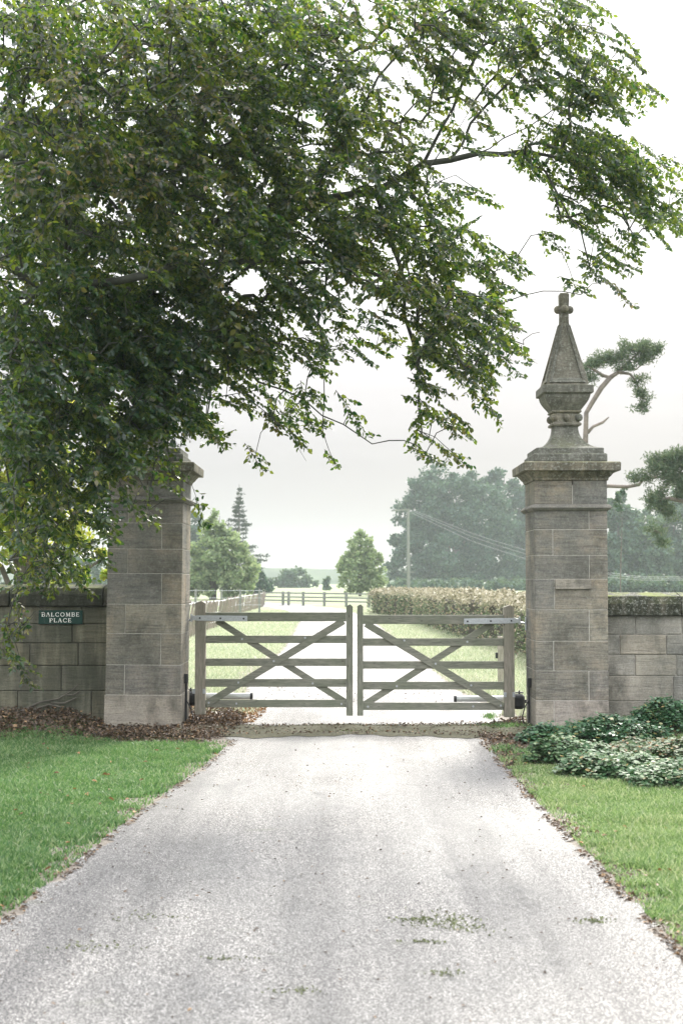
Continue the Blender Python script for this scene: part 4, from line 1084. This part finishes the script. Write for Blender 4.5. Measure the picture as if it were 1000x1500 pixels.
for i in range(N_-1, 0, -1):
    if par[i] >= 0: cnt[par[i]] += cnt[i]
rad = .0032*cnt**.42
rad = np.minimum(rad, .5); rad[:22] = np.linspace(.5, .28, 22)
# leaf sprays
LC = []; LD = []; LN = []; LL = []; twig = MB()
for t, k in tips:
    tip = NP[t]; pj = NP[par[t]]; dr = norm(tip-pj); 
    visible = k < nvis
    out = norm(np.array([tip[0]-BX, tip[1]-BY, 0])*.16*np.array([1,.6,1])+dr*.15+RNG.normal(0, .9, 3))
    out[2] = out[2]*.5-.55; out = norm(out)
    pz = tip[1]*math.cos(T)+(tip[2]-H)*math.sin(T); pu_ = 500+FPX*tip[0]/pz; pw_ = 750-FPX*((tip[2]-H)*math.cos(T)-tip[1]*math.sin(T))/pz
    if 765 < pu_ < 905 and pw_ > 425: continue
    L_ = RNG.uniform(.26, .52); tip = tip-out*L_*.55; n_side = 5
    pl_n = norm(np.array([RNG.normal(0, .3), RNG.normal(0, .3)-.15, 1.]))
    sd = norm(np.cross(out, pl_n)); tp_ = [tip+out*L_*q+np.array([0,0,-.12*L_])*q*q for q in (0, .35, .7, 1)]
    twig.tube([tuple(p) for p in tp_], [.0034,.0028,.002,.001], 4, False)
    axes = [(tp_[0], tp_[-1])]
    for q_ in range(n_side):
        f = .12+.72*q_/(n_side-1); b0 = tip+out*L_*f+np.array([0,0,-.12*L_])*f*f
        sgn = 1 if q_ % 2 else -1; d2 = norm(out*.75+sd*sgn*.75+np.array([0,0,-.18])+RNG.normal(0, .12, 3)); l2 = L_*(.55-.3*f)*RNG.uniform(.7, 1.2)
        b1 = b0+d2*l2; axes.append((b0, b1)); twig.tube([tuple(b0), tuple(b1)], [.0018,.001], 3, False)
    for a0, a1 in axes:
        ln = np.linalg.norm(a1-a0); nl = max(3, int(ln/(.0205 if visible else .06))); ax = norm(a1-a0)
        tt = (np.arange(nl)+.5)/nl; base_ = a0+(a1-a0)*tt[:, None]
        sg = np.where(np.arange(nl) % 2 == 0, 1, -1)[:, None]
        sdir = norm(np.cross(ax, pl_n))
        D = norm(ax*.55+sdir*sg*.8+np.array([0,0,-.35])+RNG.normal(0, .28, (nl, 3)))
        LC.append(base_); LD.append(D); LN.append(norm(pl_n+RNG.normal(0, .8, (nl, 3)))); LL.append(RNG.uniform(.038, .07, nl)*(1 if visible else 1.5))
LC, LD, LN, LL = map(np.concatenate, (LC, LD, LN, LL))
def proj(P):
    yy_ = P[:, 1]*math.cos(T)+(P[:, 2]-H)*math.sin(T)
    return 500+FPX*P[:, 0]/yy_, 750-FPX*((P[:, 2]-H)*math.cos(T)-P[:, 1]*math.sin(T))/yy_
pu, pv_ = proj(LC)
kp = ~((pu > 44) & (pu < 138) & (pv_ > 876) & (pv_ < 930)) & ~((pu > 778) & (pu < 900) & (pv_ > 432))
rr_ = RNG.uniform(0, 1, len(LC))
kp &= ~((pu > 222) & (pu < 305) & (pv_ > 640) & (pv_ < 735) & (rr_ < .65)) & ~((pu > 158) & (pu < 225) & (pv_ > 695) & (pv_ < 790) & (rr_ < .6))
LC, LD, LN, LL = LC[kp], LD[kp], LN[kp], LL[kp]
e = empty('copper_beech', (BX, BY, 0), 'huge spreading copper beech overhanging the left pier and the gateway', 'tree')
ofs = np.array([BX, BY, 0.])
V, F = leaves(LC-ofs, LD, LN, LL, LL*.62, .16); mesh_np('crown', V, F, M_beech, e)
print('beech leaves', len(LC), 'nodes', N_, 'sprays', len(tips), nvis)
# limbs mesh: chains
ch = {}
for i in range(1, N_): ch.setdefault(par[i], []).append(i)
LM = MB(); stack = [0]
big = MB()
starts = [(-1, 0)]
while starts:
    p0, i = starts.pop(); chain = [i] if p0 < 0 else [p0, i]; cur = i
    while cur in ch:
        kids = sorted(ch[cur], key=lambda q: -cnt[q]); 
        for kk in kids[1:]: starts.append((cur, kk))
        cur = kids[0]; chain.append(cur)
    if len(chain) < 2: continue
    rr = [rad[c] for c in chain]
    if p0 >= 0: rr[0] = min(rad[p0], rad[i]*1.25)
    ns = 12 if rr[0] > .08 else (8 if rr[0] > .03 else 5)
    LM.tube([tuple(NP[c]-ofs) for c in chain], rr, ns, False)
LM.build('trunk', M_bark, e, smooth=True)
tw = MB(); tw.v = [tuple(np.array(p)-ofs) for p in twig.v]; tw.f = twig.f; tw.build('twigs', M_bark, e)

# ------------------------------------------------------------------ haze
k = NT('morning haze'); pv = k.n('VolumePrincipled'); pv.inputs['Color'].default_value = (.89,.985,.99,1); pv.inputs['Density'].default_value = .00048; pv.inputs['Anisotropy'].default_value = .1
k.l(pv.outputs[0], k.out.inputs['Volume'])
m = MB(); m.box((0, 380, 12), (900, 860, 26)); o = m.build('haze', k.m); tag(o, 'thin pale morning haze filling the air', 'haze', kind='stuff')

# ------------------------------------------------------------------ world, sun, camera
SUN_EL, SUN_AZ = R(36), R(17)     # azimuth from +Y toward +X
w = bpy.data.worlds.new('World'); S.world = w; w.use_nodes = True; nt = w.node_tree
bg = nt.nodes['Background']; bg.inputs['Strength'].default_value = .12
sky = nt.nodes.new('ShaderNodeTexSky'); sky.sky_type = 'NISHITA'; sky.sun_disc = False; sky.sun_elevation = SUN_EL; sky.sun_rotation = SUN_AZ; sky.dust_density = 3
tcn = nt.nodes.new('ShaderNodeTexCoord'); sp = nt.nodes.new('ShaderNodeSeparateXYZ'); nt.links.new(tcn.outputs['Generated'], sp.inputs[0])
mp = nt.nodes.new('ShaderNodeMapping'); mp.inputs['Scale'].default_value = (2.2, 2.2, 16); nt.links.new(tcn.outputs['Generated'], mp.inputs[0])
nz = nt.nodes.new('ShaderNodeTexNoise'); nz.inputs['Scale'].default_value = 2.6; nz.inputs['Detail'].default_value = 5; nt.links.new(mp.outputs[0], nz.inputs['Vector'])
ad = nt.nodes.new('ShaderNodeMath'); ad.operation = 'MULTIPLY_ADD'; ad.inputs[1].default_value = .05; nt.links.new(nz.outputs['Fac'], ad.inputs[0]); nt.links.new(sp.outputs[2], ad.inputs[2])
rp = nt.nodes.new('ShaderNodeValToRGB'); cr_ = rp.color_ramp.elements
CS = [(0, (.44,.44,.44)), (.034, (.47,.445,.435)), (.05, (.37,.366,.388)), (.1, (.385,.38,.403)), (.17, (.56,.545,.562)), (.25, (.9,.9,.9)), (.42, (1.2,1.2,1.24)), (.75, (2.3,2.3,2.4)), (1, (2.6,2.6,2.7))]
while len(cr_) < len(CS): cr_.new(.5)
for el, (p, c) in zip(cr_, CS): el.position = p; el.color = (*c, 1)
nt.links.new(ad.outputs[0], rp.inputs[0])
sc_ = nt.nodes.new('ShaderNodeVectorMath'); sc_.operation = 'SCALE'; sc_.inputs['Scale'].default_value = 8.0; nt.links.new(rp.outputs[0], sc_.inputs[0])
bk = nt.nodes.new('ShaderNodeMapRange'); bk.inputs['From Min'].default_value = .1; bk.inputs['From Max'].default_value = -1; bk.inputs['To Min'].default_value = 8.0; bk.inputs['To Max'].default_value = 11.6  # sky made brighter behind the camera, added as fill on camera-facing surfaces
nt.links.new(sp.outputs[1], bk.inputs['Value']); nt.links.new(bk.outputs[0], sc_.inputs['Scale'])
mx = nt.nodes.new('ShaderNodeMix'); mx.data_type = 'RGBA'; mx.inputs[0].default_value = .93
nt.links.new(sky.outputs[0], mx.inputs[6]); nt.links.new(sc_.outputs[0], mx.inputs[7]); nt.links.new(mx.outputs[2], bg.inputs['Color'])
sl = bpy.data.lights.new('sun', 'SUN'); sl.energy = 3.4; sl.angle = R(10); sl.color = (1, .95, .86)
so = bpy.data.objects.new('sun', sl); COL.objects.link(so)
dv = Vector((math.sin(SUN_AZ)*math.cos(SUN_EL), math.cos(SUN_AZ)*math.cos(SUN_EL), math.sin(SUN_EL)))
so.rotation_euler = dv.to_track_quat('Z', 'Y').to_euler()
cd = bpy.data.cameras.new('camera'); cd.sensor_fit = 'VERTICAL'; cd.sensor_height = 36; cd.sensor_width = 24; cd.lens = 50; cd.clip_end = 3000; cd.clip_start = .1
cd.dof.use_dof = True; cd.dof.focus_distance = 15.3; cd.dof.aperture_fstop = 4
co = bpy.data.objects.new('camera', cd); COL.objects.link(co); co.location = (0, 0, H); co.rotation_euler = (R(90)+T, 0, 0); S.camera = co
S.view_settings.view_transform = 'Standard'; S.view_settings.look = 'None'; S.view_settings.gamma = 1; S.view_settings.exposure = .66
S.render.film_transparent = False
S.render.engine = 'CYCLES'; c = S.cycles; c.max_bounces = 10; c.transmission_bounces = 6; c.transparent_max_bounces = 8; c.volume_bounces = 2; c.diffuse_bounces = 5
c.volume_step_rate = 5; c.use_denoising = True; c.sample_clamp_indirect = 6
